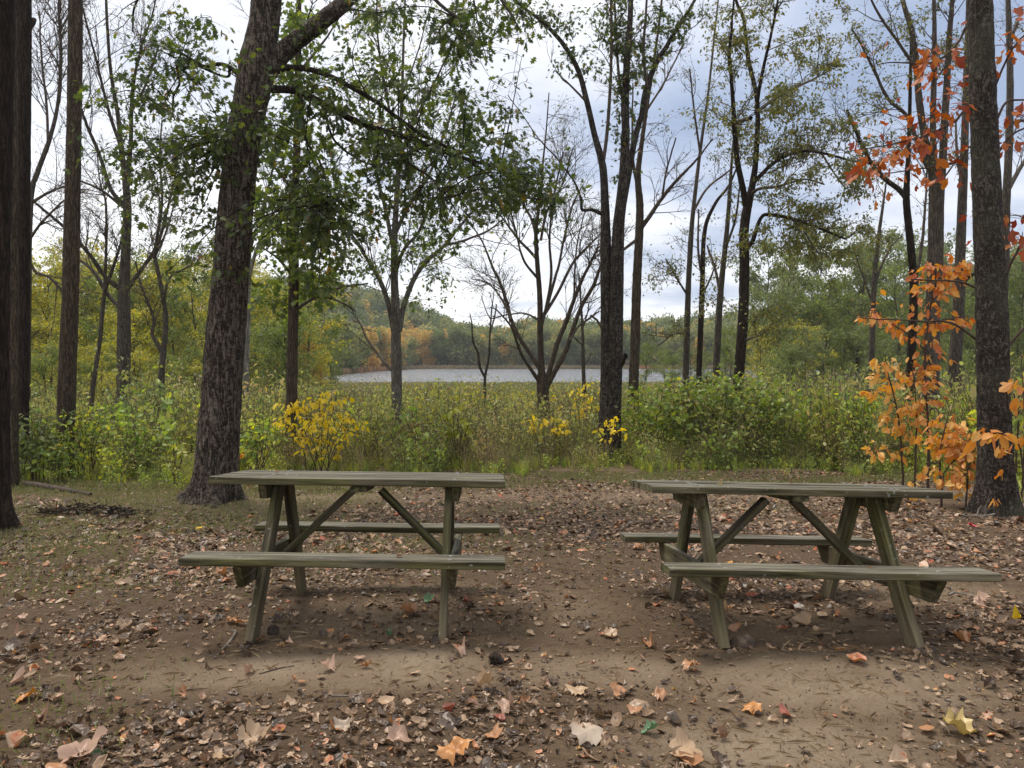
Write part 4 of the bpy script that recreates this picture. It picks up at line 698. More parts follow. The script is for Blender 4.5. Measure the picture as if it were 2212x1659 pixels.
# ------------------------------------------------------------------ sassafras: a red tree behind the dark trunk and orange saplings round its foot
def sapling(name, label, cat, d, stems, leaf, n_leaf, size, tmpl, group=None, seed=1, spread=.25, lo=.3, tlo=0, thi=1, hang=.5, branch=True, stemmat='stem_brown', bl=.28, per=4):
    """stems: px rows from the ground up; short side shoots carry the leaves"""
    reseed(seed)
    b = P(stems[0][0][0], stems[0][0][1], d); base = np.array([b[0], b[1], float(gz(b[0], b[1]))])
    root = thing(name, label, cat, base, group); sg = Geo(); lg = Geo(); lines = []; pos = []; dr = []
    tot = sum(math.hypot(s[-1][0] - s[0][0], s[-1][1] - s[0][1]) for s in stems)
    for s in stems:
        L, r = px_line(s, d, rng.uniform(-1, 1) * spread, 18)
        if L[0][2] < base[2] + .5: L[0][2] = min(L[0][2], float(gz(L[0][0], L[0][1])) - .05)
        lines.append((L, r)); share = math.hypot(s[-1][0] - s[0][0], s[-1][1] - s[0][1]) / tot; n = max(1, int(n_leaf * share / per))
        for k in range(n):
            t = lo + (1 - lo) * rng.random() ** .8; i = min(16, int(t * 17)); S = L[i]; v = unit(rng.standard_normal(3) * np.array([1, 1, .35]) + np.array([0, 0, .15])); ln = bl * rng.uniform(.4, 1.4)
            E_ = S + v * ln + np.array([0, 0, -.05 * ln]); tw = smooth_line([S, (S + E_) / 2 + np.array([0, 0, .04]), E_], 5); lines.append((tw, np.linspace(.0035, .0018, 5)))
            for q in range(per): 
                u = rng.uniform(.35, 1.0); pos.append(S + (E_ - S) * u + rng.normal(0, .02, 3)); dr.append(v)
    for n_ in (5, 18): tubes(sg, [(a, c) for a, c in lines if len(a) == n_], 4 if n_ == 5 else 6, .5)
    sg.build('stem', M[stemmat], root, base=base)
    pos, dr = np.array(pos), np.array(dr); tl = tmpl if isinstance(tmpl, list) else [tmpl]
    for q, tt_ in enumerate(tl): leaf_set(lg, pos[q::len(tl)], dr[q::len(tl)], size, tt_, hang, tlo, thi)
    lg.build('foliage', M[leaf], root, base=base); return root
# red branches from a sassafras whose stem stands right behind the dark trunk
tree('sassafras_tree', 'red leaved sassafras reaching both ways from behind the dark right hand trunk', 'tree', (2150, 1092), 10.7,
     [(2148, 1095, 16), (2146, 960, 15), (2142, 760, 14), (2138, 560, 13), (2132, 380, 11), (2126, 200, 9), (2122, 40, 6), (2120, -80, 3)],
     [[(2126, 200, 6), (2094, 62, 6), (2074, 90, 5), (2040, 122, 5), (2000, 138, 4), (1950, 135, 3), (1905, 140, 2)], [(2134, 420, 6), (2098, 245, 6), (2060, 265, 5), (2015, 287, 5), (1965, 302, 4), (1905, 314, 3), (1830, 322, 2)],
      [(2136, 460, 6), (2100, 322, 5), (2070, 348, 5), (2015, 360, 4), (1955, 371, 3), (1885, 382, 2)], [(2130, 320, 6), (2170, 225, 5), (2210, 215, 4), (2260, 210, 3)], [(2132, 380, 6), (2175, 300, 5), (2230, 260, 4)], [(2140, 640, 6), (2080, 610, 5), (2020, 605, 4), (1970, 600, 3)],
      [(2142, 760, 6), (2060, 700, 5), (1990, 695, 4), (1900, 690, 3), (1860, 690, 2)], [(2142, 700, 6), (2190, 560, 5), (2240, 480, 4)], [(2143, 800, 6), (2200, 720, 5), (2240, 690, 4)], [(2128, 240, 5), (2180, 120, 4), (2230, 60, 3)]],
     'stem_brown', 'red', .13, T_MITT, flare=.1, sides=8, seed=51, hang=.9, perspray=3, spreadd=.5, twigmat='stem_brown',
     sprays=[(1990, 130, 70, 40, 16), (2040, 170, 50, 40, 12), (1900, 340, 60, 25, 26), (1950, 310, 60, 30, 24), (2020, 270, 70, 40, 16), (2060, 330, 40, 40, 12), (1860, 130, 20, 15, 2), (2190, 240, 30, 50, 14), (2190, 100, 30, 70, 14), (2185, 470, 30, 40, 12), (2200, 540, 30, 40, 10), (2050, 200, 50, 50, 8), (2080, 140, 30, 80, 10)])
OG = 'orange leaved saplings by the dark right hand trunk'
def sap(label, d, stems, n, seed, **k): return sapling('sassafras_sapling', label, 'sapling', d, stems, 'orange', n, k.pop('size', .112), k.pop('tmpl', [T_OVAL, T_MITT, T_OVAL]), OG, seed, hang=1.0, **k)
sap('tallest orange sapling, its top leaves red against the grey stems', 12.0, [[(2004, 1056, 6), (2006, 980, 6), (2004, 900, 5), (1998, 820, 5), (2000, 740, 4), (2010, 660, 4), (2022, 600, 3), (2010, 560, 2)], [(2000, 760, 3), (1960, 720, 3), (1900, 690, 2), (1850, 680, 2)], [(2010, 660, 3), (2050, 600, 2), (2080, 560, 2)], [(2004, 700, 3), (2050, 690, 3), (2090, 700, 2)]], 480, 52, tlo=.3, thi=.93, lo=.22, bl=.36)
sap('orange sapling leaning left with yellow orange leaves near its top', 12.4, [[(1951, 1050, 5), (1948, 980, 5), (1940, 900, 4), (1930, 850, 3), (1916, 800, 3), (1912, 770, 2)], [(1934, 870, 3), (1900, 850, 2), (1880, 840, 2)], [(1946, 960, 3), (1905, 975, 2), (1890, 985, 2)]], 250, 53, tlo=0, thi=.55, lo=.3, bl=.3)
sap('thin orange sapling between the leaning one and the tallest one', 12.2, [[(1976, 1048, 4), (1978, 980, 4), (1980, 900, 3), (1976, 840, 2), (1970, 790, 2)]], 140, 54, tlo=.1, thi=.6, lo=.25, bl=.32)
sap('low orange sapling just left of the dark trunk foot', 10.5, [[(2034, 1100, 5), (2032, 1040, 5), (2030, 980, 4), (2040, 930, 3), (2050, 890, 2)], [(2032, 1030, 3), (2070, 985, 3), (2100, 965, 2), (2125, 930, 2)], [(2031, 1000, 3), (2000, 1000, 2)]], 240, 55, tlo=.05, thi=.75, lo=.2, bl=.28)
sap('short orange sapling with broad leaves close beside the trunk bark', 10.2, [[(2085, 1108, 4), (2090, 1040, 4), (2095, 990, 3), (2105, 950, 2)], [(2092, 1020, 2), (2070, 1040, 2), (2060, 1050, 2)]], 120, 56, tlo=.1, thi=.8, lo=.15, bl=.26)
sap('tiny sapling with three orange leaves standing in front of the trunk foot', 9.3, [[(2157, 1126, 3), (2156, 1105, 3), (2150, 1085, 2), (2148, 1078, 2)]], 4, 57, tlo=.3, thi=.5, lo=.85, bl=.08, per=4, size=.15, tmpl=T_OVAL)
sap('orange sapling with large leaves at the right edge of the photo', 9.2, [[(2218, 1130, 5), (2214, 1060, 5), (2208, 1000, 4), (2200, 960, 3), (2170, 940, 3), (2140, 930, 2)], [(2210, 1010, 3), (2180, 1005, 3), (2150, 990, 2)], [(2214, 960, 3), (2212, 880, 2), (2205, 760, 2)]], 90, 58, tlo=.2, thi=.75, lo=.4, size=.15, bl=.22)
sap('low spray of pale orange leaves behind the right table corner', 11.2, [[(1962, 1072, 3), (1950, 1066, 3), (1935, 1066, 2)], [(1962, 1072, 3), (1966, 1050, 2), (1975, 1040, 2)]], 40, 59, tlo=0, thi=.5, lo=.1, bl=.15, size=.1)
sapling('shrub', 'drooping yellow green weed tuft right of the dark scaly trunk', 'shrub', 10.5, [[(2200, 1100, 4), (2195, 1000, 4), (2200, 900, 3), (2190, 850, 2)], [(2206, 1100, 4), (2212, 980, 3), (2218, 880, 2)]], 'weedgreen', 110, .12, T_NARROW, None, 60, lo=.1, hang=1.3, bl=.2, per=5)

# ------------------------------------------------------------------ shrubs
def stemfan(cx, cy, n, w, h, seed, lean=0):
    r_ = np.random.default_rng(seed); out_ = []
    for k in range(n):
        u = (k + .5) / n * 2 - 1; tx = cx + lean + w * u * r_.uniform(.75, 1.1); ty = cy - h * (1 - .35 * u * u) * r_.uniform(.75, 1.08); bx = cx + w * .22 * u
        out_.append([(bx + r_.normal(0, w * .12), cy, 1.7), (bx + (tx - bx) * .3, cy - (cy - ty) * .45, 1.5), (bx + (tx - bx) * .72, cy - (cy - ty) * .8, 1.2), (tx, ty, .9)])
    return out_
def shrub(label, d, cx, cy, n, w, h, leaf, nl, size, tmpl, seed, cat='shrub', name='shrub', lean=0, **k):
    return sapling(name, label, cat, d, stemfan(cx, cy, n, w, h, seed, lean), leaf, nl, size, tmpl, None, seed, spread=k.pop('spread', .45), **k)
shrub('bright yellow leaved shrub behind the left table, right of the big trunk', 15.6, 690, 1018, 15, 96, 168, 'yellow', 620, .10, T_OVAL, 61, lo=.22, hang=.9, bl=.34, thi=.95)
shrub('tall sparse yellow shrub right in front of the vase shaped tree', 19.5, 1262, 950, 7, 45, 122, 'yellow', 150, .10, T_OVAL, 62, lo=.35, hang=.9, bl=.3)
shrub('low yellow and orange shrub left of the double trunk', 17.5, 1178, 985, 6, 48, 95, 'yellow', 130, .11, T_OVAL, 63, lo=.35, hang=.8, tlo=.5, thi=1, bl=.3)
shrub('orange tinted shrub at the foot of the double trunk', 16.8, 1318, 985, 5, 34, 85, 'yellow', 70, .11, T_OVAL, 64, lo=.3, tlo=.5, thi=1, bl=.25)
shrub('big green leafy bush topped with pale leaves, behind the gap between the tables', 17.5, 1555, 985, 26, 190, 178, 'brightgreen', 3000, .092, [T_MAPLE, T_OVAL], 65, lo=.08, hang=.4, bl=.5, spread=1.0)
shrub('round green bush left of the biggest leafy bush', 17.8, 1415, 985, 14, 80, 140, 'brightgreen', 1100, .085, T_OVAL, 66, lo=.12, hang=.4, bl=.4, spread=.8)
shrub('drooping yellow green weed clump left of the orange saplings', 16.5, 1790, 990, 9, 55, 165, 'limegreen', 560, .11, T_NARROW, 67, lo=.2, hang=1.4, bl=.25)
shrub('green weed clump between the drooping clump and the orange saplings', 16.0, 1855, 990, 8, 50, 150, 'weedgreen', 600, .08, T_OVAL, 68, lo=.2, hang=.7, bl=.3)
shrub('pale lime green weed beside the big trunk foot, left of it', 13.2, 378, 1040, 8, 26, 84, 'limegreen', 190, .075, T_OVAL, 69, lo=.1, hang=.7, bl=.12, per=5)
shrub('large leaved dark green shrub at the foot of the two left trunks', 14.0, 75, 1018, 13, 62, 130, 'midgreen', 700, .09, T_OVAL, 70, lo=.1, hang=.6, bl=.35)
shrub('green shrub at the foot of the limbless brown trunk, right side', 14.6, 185, 1015, 13, 75, 130, 'weedgreen', 900, .07, T_OVAL, 71, lo=.1, hang=.5, bl=.35)
shrub('low dark leaved shrub in front of the limbless brown trunk', 13.6, 118, 1022, 8, 55, 62, 'brightgreen', 320, .08, T_OVAL, 72, lo=.05, hang=.5, bl=.25)
shrub('tiny orange maple sprout right of the big trunk', 14.5, 516, 1016, 2, 8, 46, 'yellow', 14, .16, T_MAPLE, 73, lo=.6, tlo=.95, thi=1, bl=.1)
shrub('tall weed with broad yellow green leaves in front of the multi limbed grey tree', 16.6, 985, 1006, 8, 65, 150, 'limegreen', 150, .13, T_OVAL, 74, lo=.3, hang=.7, bl=.25)
shrub('yellow brown weed clump right of the bright yellow shrub', 16.2, 905, 1010, 7, 40, 100, 'fade', 150, .10, T_OVAL, 75, lo=.25, hang=.8, bl=.25, tlo=.5)
shrub('lime green sapling sprouting before the lake, right of the multi limbed grey tree', 30, 948, 880, 5, 20, 62, 'limegreen', 130, .12, T_OVAL, 76, lo=.2, bl=.3)
shrub('green shrub standing against the big trunk, right behind it', 14.0, 565, 1015, 8, 45, 120, 'weedgreen', 230, .09, T_OVAL, 77, lo=.1, hang=.6, bl=.25)
shrub('blue green leaved shrub below the crooked forked tree', 19, 350, 930, 12, 75, 95, 'greygreen', 520, .10, T_OVAL, 78, lo=.1, bl=.4, spread=.9)
shrub('bright green sprout right of the double trunk, with vine leaves', 19.5, 1378, 940, 5, 30, 120, 'brightgreen', 120, .10, T_MAPLE, 79, lo=.2, bl=.3)

# ------------------------------------------------------------------ thickets of young trees: a few of each kind, copied
def young(name, seed, H, leaf, nl, lsize, crown_r, bark='bark_mid', crown_lo=.15, tmpl=T_RHOMB):
    """a young tree in local coordinates: trunk, limbs, leafy crown in many small clumps"""
    reseed(seed); root = D.objects.new(name, None); COL.objects.link(root); tg = Geo(); bg_ = Geo(); lg = Geo()
    n = 14; z = np.linspace(0, H, n); T = np.stack([np.cumsum(rng.normal(0, .07, n)), np.cumsum(rng.normal(0, .07, n)), z - .1], 1); r = np.linspace(H * .011, .01, n); tubes(tg, [(T, r)], 8, .5, .03)
    lines = []; pos = []; dr = []; nb = 34
    for k in range(nb):
        t = crown_lo + (1 - crown_lo) * (k + rng.random()) / nb; i = min(n - 2, int(t * (n - 1))); S = T[i]; a = rng.uniform(0, 6.28); e = rng.uniform(.1, 1.0)
        v = np.array([math.cos(a) * math.cos(e), math.sin(a) * math.cos(e), math.sin(e)]); L = crown_r * (1.15 - .75 * abs(t - .45)) * rng.uniform(.5, 1.2)
        E_ = S + v * L; c = smooth_line([S, (S + E_) / 2 + np.array([0, 0, .12 * L]), E_], 7); lines.append((c, np.linspace(.022, .007, 7)))
        for j in range(max(3, int(4 + L * 3))):
            s0 = c[rng.integers(2, 7)]; e2 = s0 + randdir(1)[0] * np.array([1, 1, .6]) * rng.uniform(.3, .9); m = int(nl / nb / 6 * rng.uniform(.3, 1.8)) + 1
            tt = rng.uniform(.1, 1.1, m)[:, None]; pos.append(s0 + (e2 - s0) * tt + rng.normal(0, .13, (m, 3))); dr.append(np.tile(unit(e2 - s0), (m, 1)))
    tubes(bg_, lines, 4, .5); tg.build('trunk', M[bark], root); bg_.build('branches', M['twig'], root)
    leaf_set(lg, np.vstack(pos), np.vstack(dr), lsize, tmpl, .4); lg.build('crown', M[leaf], root); return root
KINDS = {
 'yg1': young('young_tree', 101, 8.0, 'yellowgreen', 2600, .16, 2.3), 'yg2': young('young_tree', 102, 10.0, 'yellowgreen', 3200, .16, 2.6, crown_lo=.08), 'mg1': young('young_tree', 103, 8.5, 'midgreen', 3600, .15, 2.6, crown_lo=.05),
 'mg2': young('young_tree', 104, 6.0, 'midgreen', 2600, .14, 2.1, crown_lo=.04), 'gg1': young('young_tree', 105, 11.0, 'greygreen', 4200, .18, 3.3, crown_lo=.12), 'gg2': young('young_tree', 106, 9.0, 'greygreen', 3600, .17, 3.0, crown_lo=.06), 'or1': young('young_tree', 107, 6.0, 'far_orange', 1800, .16, 1.8)}
PLACED = {}
KL = {'yg': ('yellow green young tree in the thicket at left', 'yellow green thicket trees'), 'mg': ('mid green bushy young tree in the woods edge', 'mid green thicket trees'), 'gg': ('grey green bushy tree in the right hand thicket', 'grey green thicket trees'), 'or': ('small orange tinted young tree behind the weeds', 'small orange trees')}
def plant(kind, px, d, rot, sc, label=None):
    p = P(px, HOR, d); loc = (p[0], p[1], float(gz(p[0], p[1])) - .05); o = KINDS[kind]; lb, gr = KL[kind[:2]]
    if kind in PLACED: dup(o, loc, rot, sc, label or lb, gr)
    else:
        PLACED[kind] = 1; o.location = loc; o.rotation_euler = (0, 0, rot); o.scale = (sc,) * 3; tag(o, label or lb, 'tree', gr)
reseed(200)
def scatter(n, x0, x1, d0, d1, kinds, s0, s1):
    for k in range(n):
        px = x0 + (x1 - x0) * (k + rng.uniform(.1, .9)) / n; plant(kinds[int(rng.integers(len(kinds)))], px, rng.uniform(d0, d1), rng.uniform(0, 6.28), rng.uniform(s0, s1))
scatter(16, -120, 470, 38, 48, ['yg1', 'yg2', 'mg1', 'yg1'], .7, 1.0)
scatter(18, -160, 520, 54, 75, ['yg2', 'yg1', 'mg1'], .9, 1.4)
scatter(12, -200, 560, 85, 110, ['yg2', 'mg1'], 1.2, 1.7)
scatter(10, -80, 500, 28, 36, ['yg1', 'mg2', 'yg1'], .35, .55)
scatter(7, 530, 690, 40, 55, ['mg1', 'mg2', 'yg1'], .75, .95)
scatter(3, 560, 640, 32, 38, ['mg2'], .7, .9)
plant('or1', 655, 42, 1, .75)
plant('mg1', 715, 72, 2, .75); plant('mg1', 690, 62, 4, .9); plant('mg1', 660, 70, 1, 1.1)
scatter(16, 1620, 2300, 48, 66, ['gg1', 'gg2', 'mg1'], .75, 1.15)
scatter(18, 1650, 2360, 72, 100, ['gg1', 'gg2', 'gg1', 'yg2'], 1.05, 1.65)
scatter(6, 1580, 2260, 34, 44, ['mg2', 'gg2', 'mg2'], .4, .6)
scatter(4, 1640, 1760, 40, 50, ['yg1', 'mg2'], .5, .7)
scatter(6, 1385, 1570, 60, 84, ['mg2', 'gg2'], .5, .7)
plant('mg1', 1580, 55, 1, .6)

# ------------------------------------------------------------------ far shore and hills
def crown_geo(geo, base, H, W, n, size, tlo, thi, round_=True):
    """a far crown: clumps of leaf-sized faces gathered in lobes"""
    nl = 9; a = rng.uniform(0, 6.28, nl); rad = W * .33 * np.sqrt(rng.random(nl)); hz = H * np.concatenate([rng.uniform(.16, .4, 3), rng.uniform(.38, .86, nl - 3)]); c = np.stack([rad * np.cos(a) * (1.25 - hz / H), rad * np.sin(a) * (1.25 - hz / H), hz], 1); lr = W * rng.uniform(.2, .36, nl)
    lt = rng.uniform(-.18, .18, nl)
    k = rng.integers(0, nl, n); u = randdir(n); rr = lr[k] * rng.random(n) ** .4; p = base + c[k] + u * rr[:, None] * np.array([1, 1, .8])
    leaves(geo, p, unitn(u + .8 * randdir(n)), unitn(u + .9 * randdir(n)), size * rng.uniform(.6, 1.4, n), T_CLUMP, np.clip(rng.uniform(tlo, thi) + lt[k] + rng.normal(0, .12, n), 0, 1))
def far_tree(seed, leaf, H=13, W=8, n=900, bark='bark_pale'):
    reseed(seed); root = D.objects.new('shore_tree', None); COL.objects.link(root); g_ = Geo(); crown_geo(g_, np.zeros(3), H, W, 1500, .55, .25, .75); g_.build('crown', M[leaf], root)
    t_ = Geo(); T = np.stack([np.cumsum(rng.normal(0, .12, 9)), np.cumsum(rng.normal(0, .12, 9)), np.linspace(-.3, H * .8, 9)], 1); tubes(t_, [(T, np.linspace(.2, .05, 9))], 5); t_.build('trunk', M[bark], root); return root
FT = {'far_green': [far_tree(301, 'far_green'), far_tree(302, 'far_green', 15, 8)], 'far_olive': [far_tree(303, 'far_olive'), far_tree(304, 'far_olive', 14, 7)], 'far_orange': [far_tree(305, 'far_orange', 12, 7), far_tree(306, 'far_orange', 13, 6.5)]}
FL = {'far_green': ('green tree in the row along the far lake shore', 'green far shore trees'), 'far_olive': ('olive yellow tree in the row along the far lake shore', 'olive far shore trees'), 'far_orange': ('orange brown tree in the row along the far lake shore', 'orange far shore trees')}
used = set(); reseed(310)
for row, (off, n) in enumerate([(9, 60), (17, 50)]):
    for k in range(n):
        px = 690 + (1640 - 690) * (k + rng.random()) / n; d = far_shore(px) + off + rng.uniform(-2, 6); pr = [.3, .42, .28] if px < 1080 else [.5, .42, .08]
        kind = rng.choice(list(FT), p=pr); q = int(rng.integers(2)); o = FT[kind][q]; p = P(px, HOR, d); loc = (p[0], p[1], max(float(gz(p[0], p[1])), WATER) - .1); s = rng.uniform(.8, 1.25) * (d / 262) ** .35; lb, gr = FL[kind]
        if (kind, q) in used: dup(o, loc, rng.uniform(0, 6.28), s, lb, gr)
        else:
            used.add((kind, q)); o.location = loc; o.scale = (s,) * 3; tag(o, lb, 'tree', gr)
reseed(320); hw = {'far_green': Geo(), 'far_olive': Geo(), 'far_orange': Geo()}
for k in range(900):
    px = rng.uniform(560, 1720); d = 285 + 125 * rng.random() ** .8
    if px < 760 and rng.random() < .3: d = rng.uniform(220, 285)
    p = P(px, HOR, d); z = float(gz0(p[0], p[1])); hf = np.clip((d - 285) / 80, 0, 1); kind = rng.choice(list(hw), p=[.45 + .35 * hf, .37 - .2 * hf, .18 - .15 * hf]); H = rng.uniform(11, 16)
    crown_geo(hw[kind], np.array([p[0], p[1], z]), H, rng.uniform(7, 10), 420, .8, .15, .75)
for kind, lab in (('far_green', 'hill_woods'), ('far_olive', 'hill_woods'), ('far_orange', 'hill_woods')):
    tag(hw[kind].build(lab, M[kind]), {'far_green': 'green woods covering the hills beyond the lake', 'far_olive': 'olive patches in the woods beyond the lake', 'far_orange': 'orange patches in the woods beyond the lake'}[kind], 'woods', kind='stuff')
# wooded horizon to both sides, far behind the thickets
reseed(330); side = Geo()
for k in range(260):
    px = rng.uniform(-500, 620) if k % 2 else rng.uniform(1650, 2800); d = rng.uniform(125, 240); p = P(px, HOR, d)
    crown_geo(side, np.array([p[0], p[1], max(float(gz0(p[0], p[1])), WATER)]), rng.uniform(12, 18) * (1 if k % 2 else 1.0), rng.uniform(7, 10), 260, 1.0, .2, .8)
tag(side.build('side_woods', M['far_olive']), 'distant woods behind the thickets on both sides', 'woods', kind='stuff')
# reeds along the far shore
reseed(340); g = Geo(); n = 9000; px = rng.uniform(560, 1720, n); d = far_shore(px) + rng.uniform(-1.5, 7, n); x = (px - CX) / FPX * d; z = np.maximum(gz0(x, d), WATER - .05)
leaves(g, np.stack([x, d, z], 1), unitn(np.array([0, 0, 1.0]) + .25 * randdir(n)), unitn(np.array([0, -1.0, 0]) + .6 * randdir(n)), rng.uniform(.5, 1.5, n), T_CLUMP, np.clip(.15 + .55 * vnoise(px / 60, px * 0) + rng.normal(0, .12, n) + .3 * ((px < 850) | (px > 1370)), 0, 1), .6)
tag(g.build('reeds', M['reed']), 'russet reeds along the far lake shore', 'reeds', kind='stuff')

# ------------------------------------------------------------------ undergrowth between the clearing and the lake
def stalk(seed, H, nl, lsize, tmpl, hang=.7, lo=.15, nstem=2, spread=.12, jit=.04):
    r_ = np.random.default_rng(seed); reseed(seed); sg = Geo(); lg = Geo(); pos = []; dr = []
    for s in range(nstem):
        e = np.array([r_.normal(0, spread), r_.normal(0, spread), H * r_.uniform(.75, 1.1)]); b = np.array([r_.normal(0, .05), r_.normal(0, .05), -.05]); c = smooth_line([b, (b + e) / 2 + r_.normal(0, .04, 3), e], 7); tubes(sg, [(c, np.linspace(.006, .0025, 7))], 3, .5)
        for k in range(nl // nstem):
            t = lo + (1 - lo) * r_.random(); p = b + (e - b) * t + r_.normal(0, jit, 3); a = r_.uniform(0, 6.28); pos.append(p); dr.append((math.cos(a), math.sin(a), .2))
    leaf_set(lg, np.array(pos), np.array(dr), lsize, tmpl, hang)
    return sg, lg
def tuft(seed, H, nb, wd):
    r_ = np.random.default_rng(seed); reseed(seed); g_ = Geo()
    for k in range(nb):
        a = r_.uniform(0, 6.28); ln = H * r_.uniform(.5, 1.15); out_ = r_.uniform(.08, .55) * ln; b = np.array([r_.normal(0, .06), r_.normal(0, .06), -.03]); m = b + np.array([math.cos(a) * out_ * .35, math.sin(a) * out_ * .35, ln * .6]); t = b + np.array([math.cos(a) * out_, math.sin(a) * out_, ln * r_.uniform(.75, 1)])
        s = np.array([-math.sin(a), math.cos(a), 0]) * wd * .5
        g_.add([b - s, b + s, m + s * .8, m - s * .8, t], [np.array([(0, 1, 2, 3)]), np.array([(3, 2, 4)])], r_.random())
    return g_
def flat(g_): 
    return np.concatenate(g_.v), [np.concatenate([F for F in g_.f if F.shape[1] == k]) for k in sorted({F.shape[1] for F in g_.f})], np.concatenate(g_.t)
def strew(geo, tmpls, x, y, z, sc, rot, pick, tint_j=None):
    """copies of the templates, merged into one mesh"""
    for k, (V, Fs, T) in enumerate(tmpls):
        m = np.where(pick == k)[0]
        if not len(m): continue
        c, s = np.cos(rot[m])[:, None], np.sin(rot[m])[:, None]; S = sc[m][:, None]
        W = np.stack([(V[:, 0] * c - V[:, 1] * s) * S + x[m][:, None], (V[:, 0] * s + V[:, 1] * c) * S + y[m][:, None], V[:, 2] * S + z[m][:, None]], -1)
        nv = len(V); tt = np.tile(T, (len(m), 1))
        if tint_j is not None: tt = np.clip(tt * .5 + .5 * tint_j[m][:, None], 0, 1)
        off = (np.arange(len(m)) * nv)[:, None, None]
        geo.add(W.reshape(-1, 3), [(F[None] + off).reshape(-1, F.shape[1]) for F in Fs], tt.ravel())
EDGE = [(-600, 15.2), (0, 14.0), (330, 14.2), (480, 15.0), (700, 15.9), (1100, 15.9), (1300, 16.4), (1900, 16.0), (2212, 13.5), (2800, 13.0)]
def edge_d(px): return np.interp(px, [a for a, _ in EDGE], [b for _, b in EDGE]) + 1.9 * (vnoise(px / 75.0, px * 0 + 3) - .5) + .7 * (vnoise(px / 22.0, px * 0 + 8) - .5)
def band(n, near, far, x0=-350, x1=2560, pw=1.0):
    px = rng.uniform(x0, x1, n); e_ = edge_d(px); d = e_ + near + (far - near) * rng.random(n) ** pw; x = (px - CX) / FPX * d; return px, d, x, gz(x, d), d - e_
def ptop(px, d):      # how tall plants may grow: knee high at the edge, then chest high; low open marsh in front of the lake
    open_ = sstep((px - 640) / 120) * sstep((1620 - px) / 160); h = 1.6 * np.ones_like(d); lake = np.clip((1.65 - (836 + 14 * (vnoise(px / 30.0, d / 3) - .5) - HOR) / FPX * d - gz0((px - CX) / FPX * d, d)), .25, 1.5)
    h = h * (.30 + 1.25 * vnoise(px / 60.0 + 11, d / 2.6)); return h * (1 - open_) + np.minimum(h * 1.1, lake) * open_
MOUNDS = [stalk(495 + k, 1.0, [150, 120, 170, 110][k], [.055, .065, .05, .075][k], [T_RHOMB, T_RHOMB, T_NARROW, T_OVAL][k], .5, .25, 9, .26, .10) for k in range(4)]
WEEDS = [stalk(400 + k, 1.0, 54, .075, T_NARROW, .9, .1, 4, .16) for k in range(4)] + [stalk(410 + k, 1.0, 44, .065, T_RHOMB, .7, .12, 3, .18, .07) for k in range(4)]
GREENS = [stalk(420 + k, 1.0, [60, 80, 44, 36, 70][k], [.075, .06, .085, .10, .065][k], [T_RHOMB, T_RHOMB, T_MAPLE, T_OVAL, T_RHOMB][k], .6, .05, 4, .24, .09) for k in range(5)]
LIMES = [stalk(440 + k, 1.0, 22, .095, T_OVAL, .8, .3, 2, .12, .05) for k in range(3)]
DRYS = [stalk(430 + k, 1.0, 16, .06, T_NARROW, .9, .55, 3, .16, .06) for k in range(4)]
TUFTS = [tuft(450 + k, 1.0, 26, .012) for k in range(5)]
def strew_plants(kind, px, d, x, z, sc, name_l, mat, label, cat, stem='stem_green', tj=None):
    pick = rng.integers(0, len(kind), len(x)); rot = rng.uniform(0, 6.28, len(x)); gl, gs = Geo(), Geo()
    strew(gl, [flat(b) for _, b in kind], x, d, z, sc, rot, pick, tj); strew(gs, [flat(a) for a, _ in kind], x, d, z, sc, rot, pick)
    gl.merge(gs) if False else None
    o = tag(gl.build(name_l, M[mat]), label, cat, kind='stuff'); gs.build('stems', M[stem], o)['kind'] = 'stuff'
def rise(e_): return .50 + .50 * sstep(e_ / 1.6)
reseed(455); BUSH = [stalk(490 + k, 1.0, 260, [.07, .06, .08][k], T_RHOMB, .5, .04, 12, .34, .12) for k in range(3)]
for mat_, lab_, nb_, sd_ in (('midgreen', 'rounded green bushes out in the marsh', 90, 1), ('fade', 'brownish bushes out in the marsh', 60, 2), ('yellowgreen', 'yellow green bushes out in the marsh', 46, 3)):
    reseed(456 + sd_); px = rng.uniform(560, 1640, nb_); d = 21 + 46 * rng.random(nb_) ** 1.1; x = (px - CX) / FPX * d; z = gz(x, d); lim = np.clip(1.65 - (rng.uniform(818, 850, nb_) - HOR) / FPX * d - z, .35, 1.7)
    gl, gs = Geo(), Geo(); pick = rng.integers(0, 3, nb_); rot = rng.uniform(0, 6.28, nb_); strew(gl, [flat(b) for _, b in BUSH], x, d, z, lim, rot, pick, rng.random(nb_)); strew(gs, [flat(a) for a, _ in BUSH], x, d, z, lim, rot, pick)
    o = tag(gl.build('marsh_bushes', M[mat_]), lab_, 'bushes', kind='stuff'); gs.build('stems', M['stem_green'], o)['kind'] = 'stuff'
reseed(460)
n = 2600; px, d, x, z, e_ = band(n, .1, 30, pw=1.4); sc = ptop(px, d) * rng.uniform(.45, 1.1, n) * rise(e_)
strew_plants(MOUNDS, px, d, x, z, sc, 'leafy_weeds', 'weed', 'bushy olive and tan weeds crowding the ground before the lake', 'weeds', tj=np.clip(1.5 * (vnoise(px / 45 + 5, d / 2) - .5) + .45 + rng.normal(0, .25, n), 0, 1))
n = 4200; px, d, x, z, e_ = band(n, 0, 26, pw=1.5); sc = ptop(px, d) * rng.uniform(.5, 1.05, n) * rise(e_)
strew_plants(WEEDS, px, d, x, z, sc, 'weeds', 'weed', 'tall mixed autumn weeds between the clearing and the lake', 'weeds', tj=np.clip(vnoise(px / 70, d / 3) + rng.normal(0, .15, n), 0, 1))
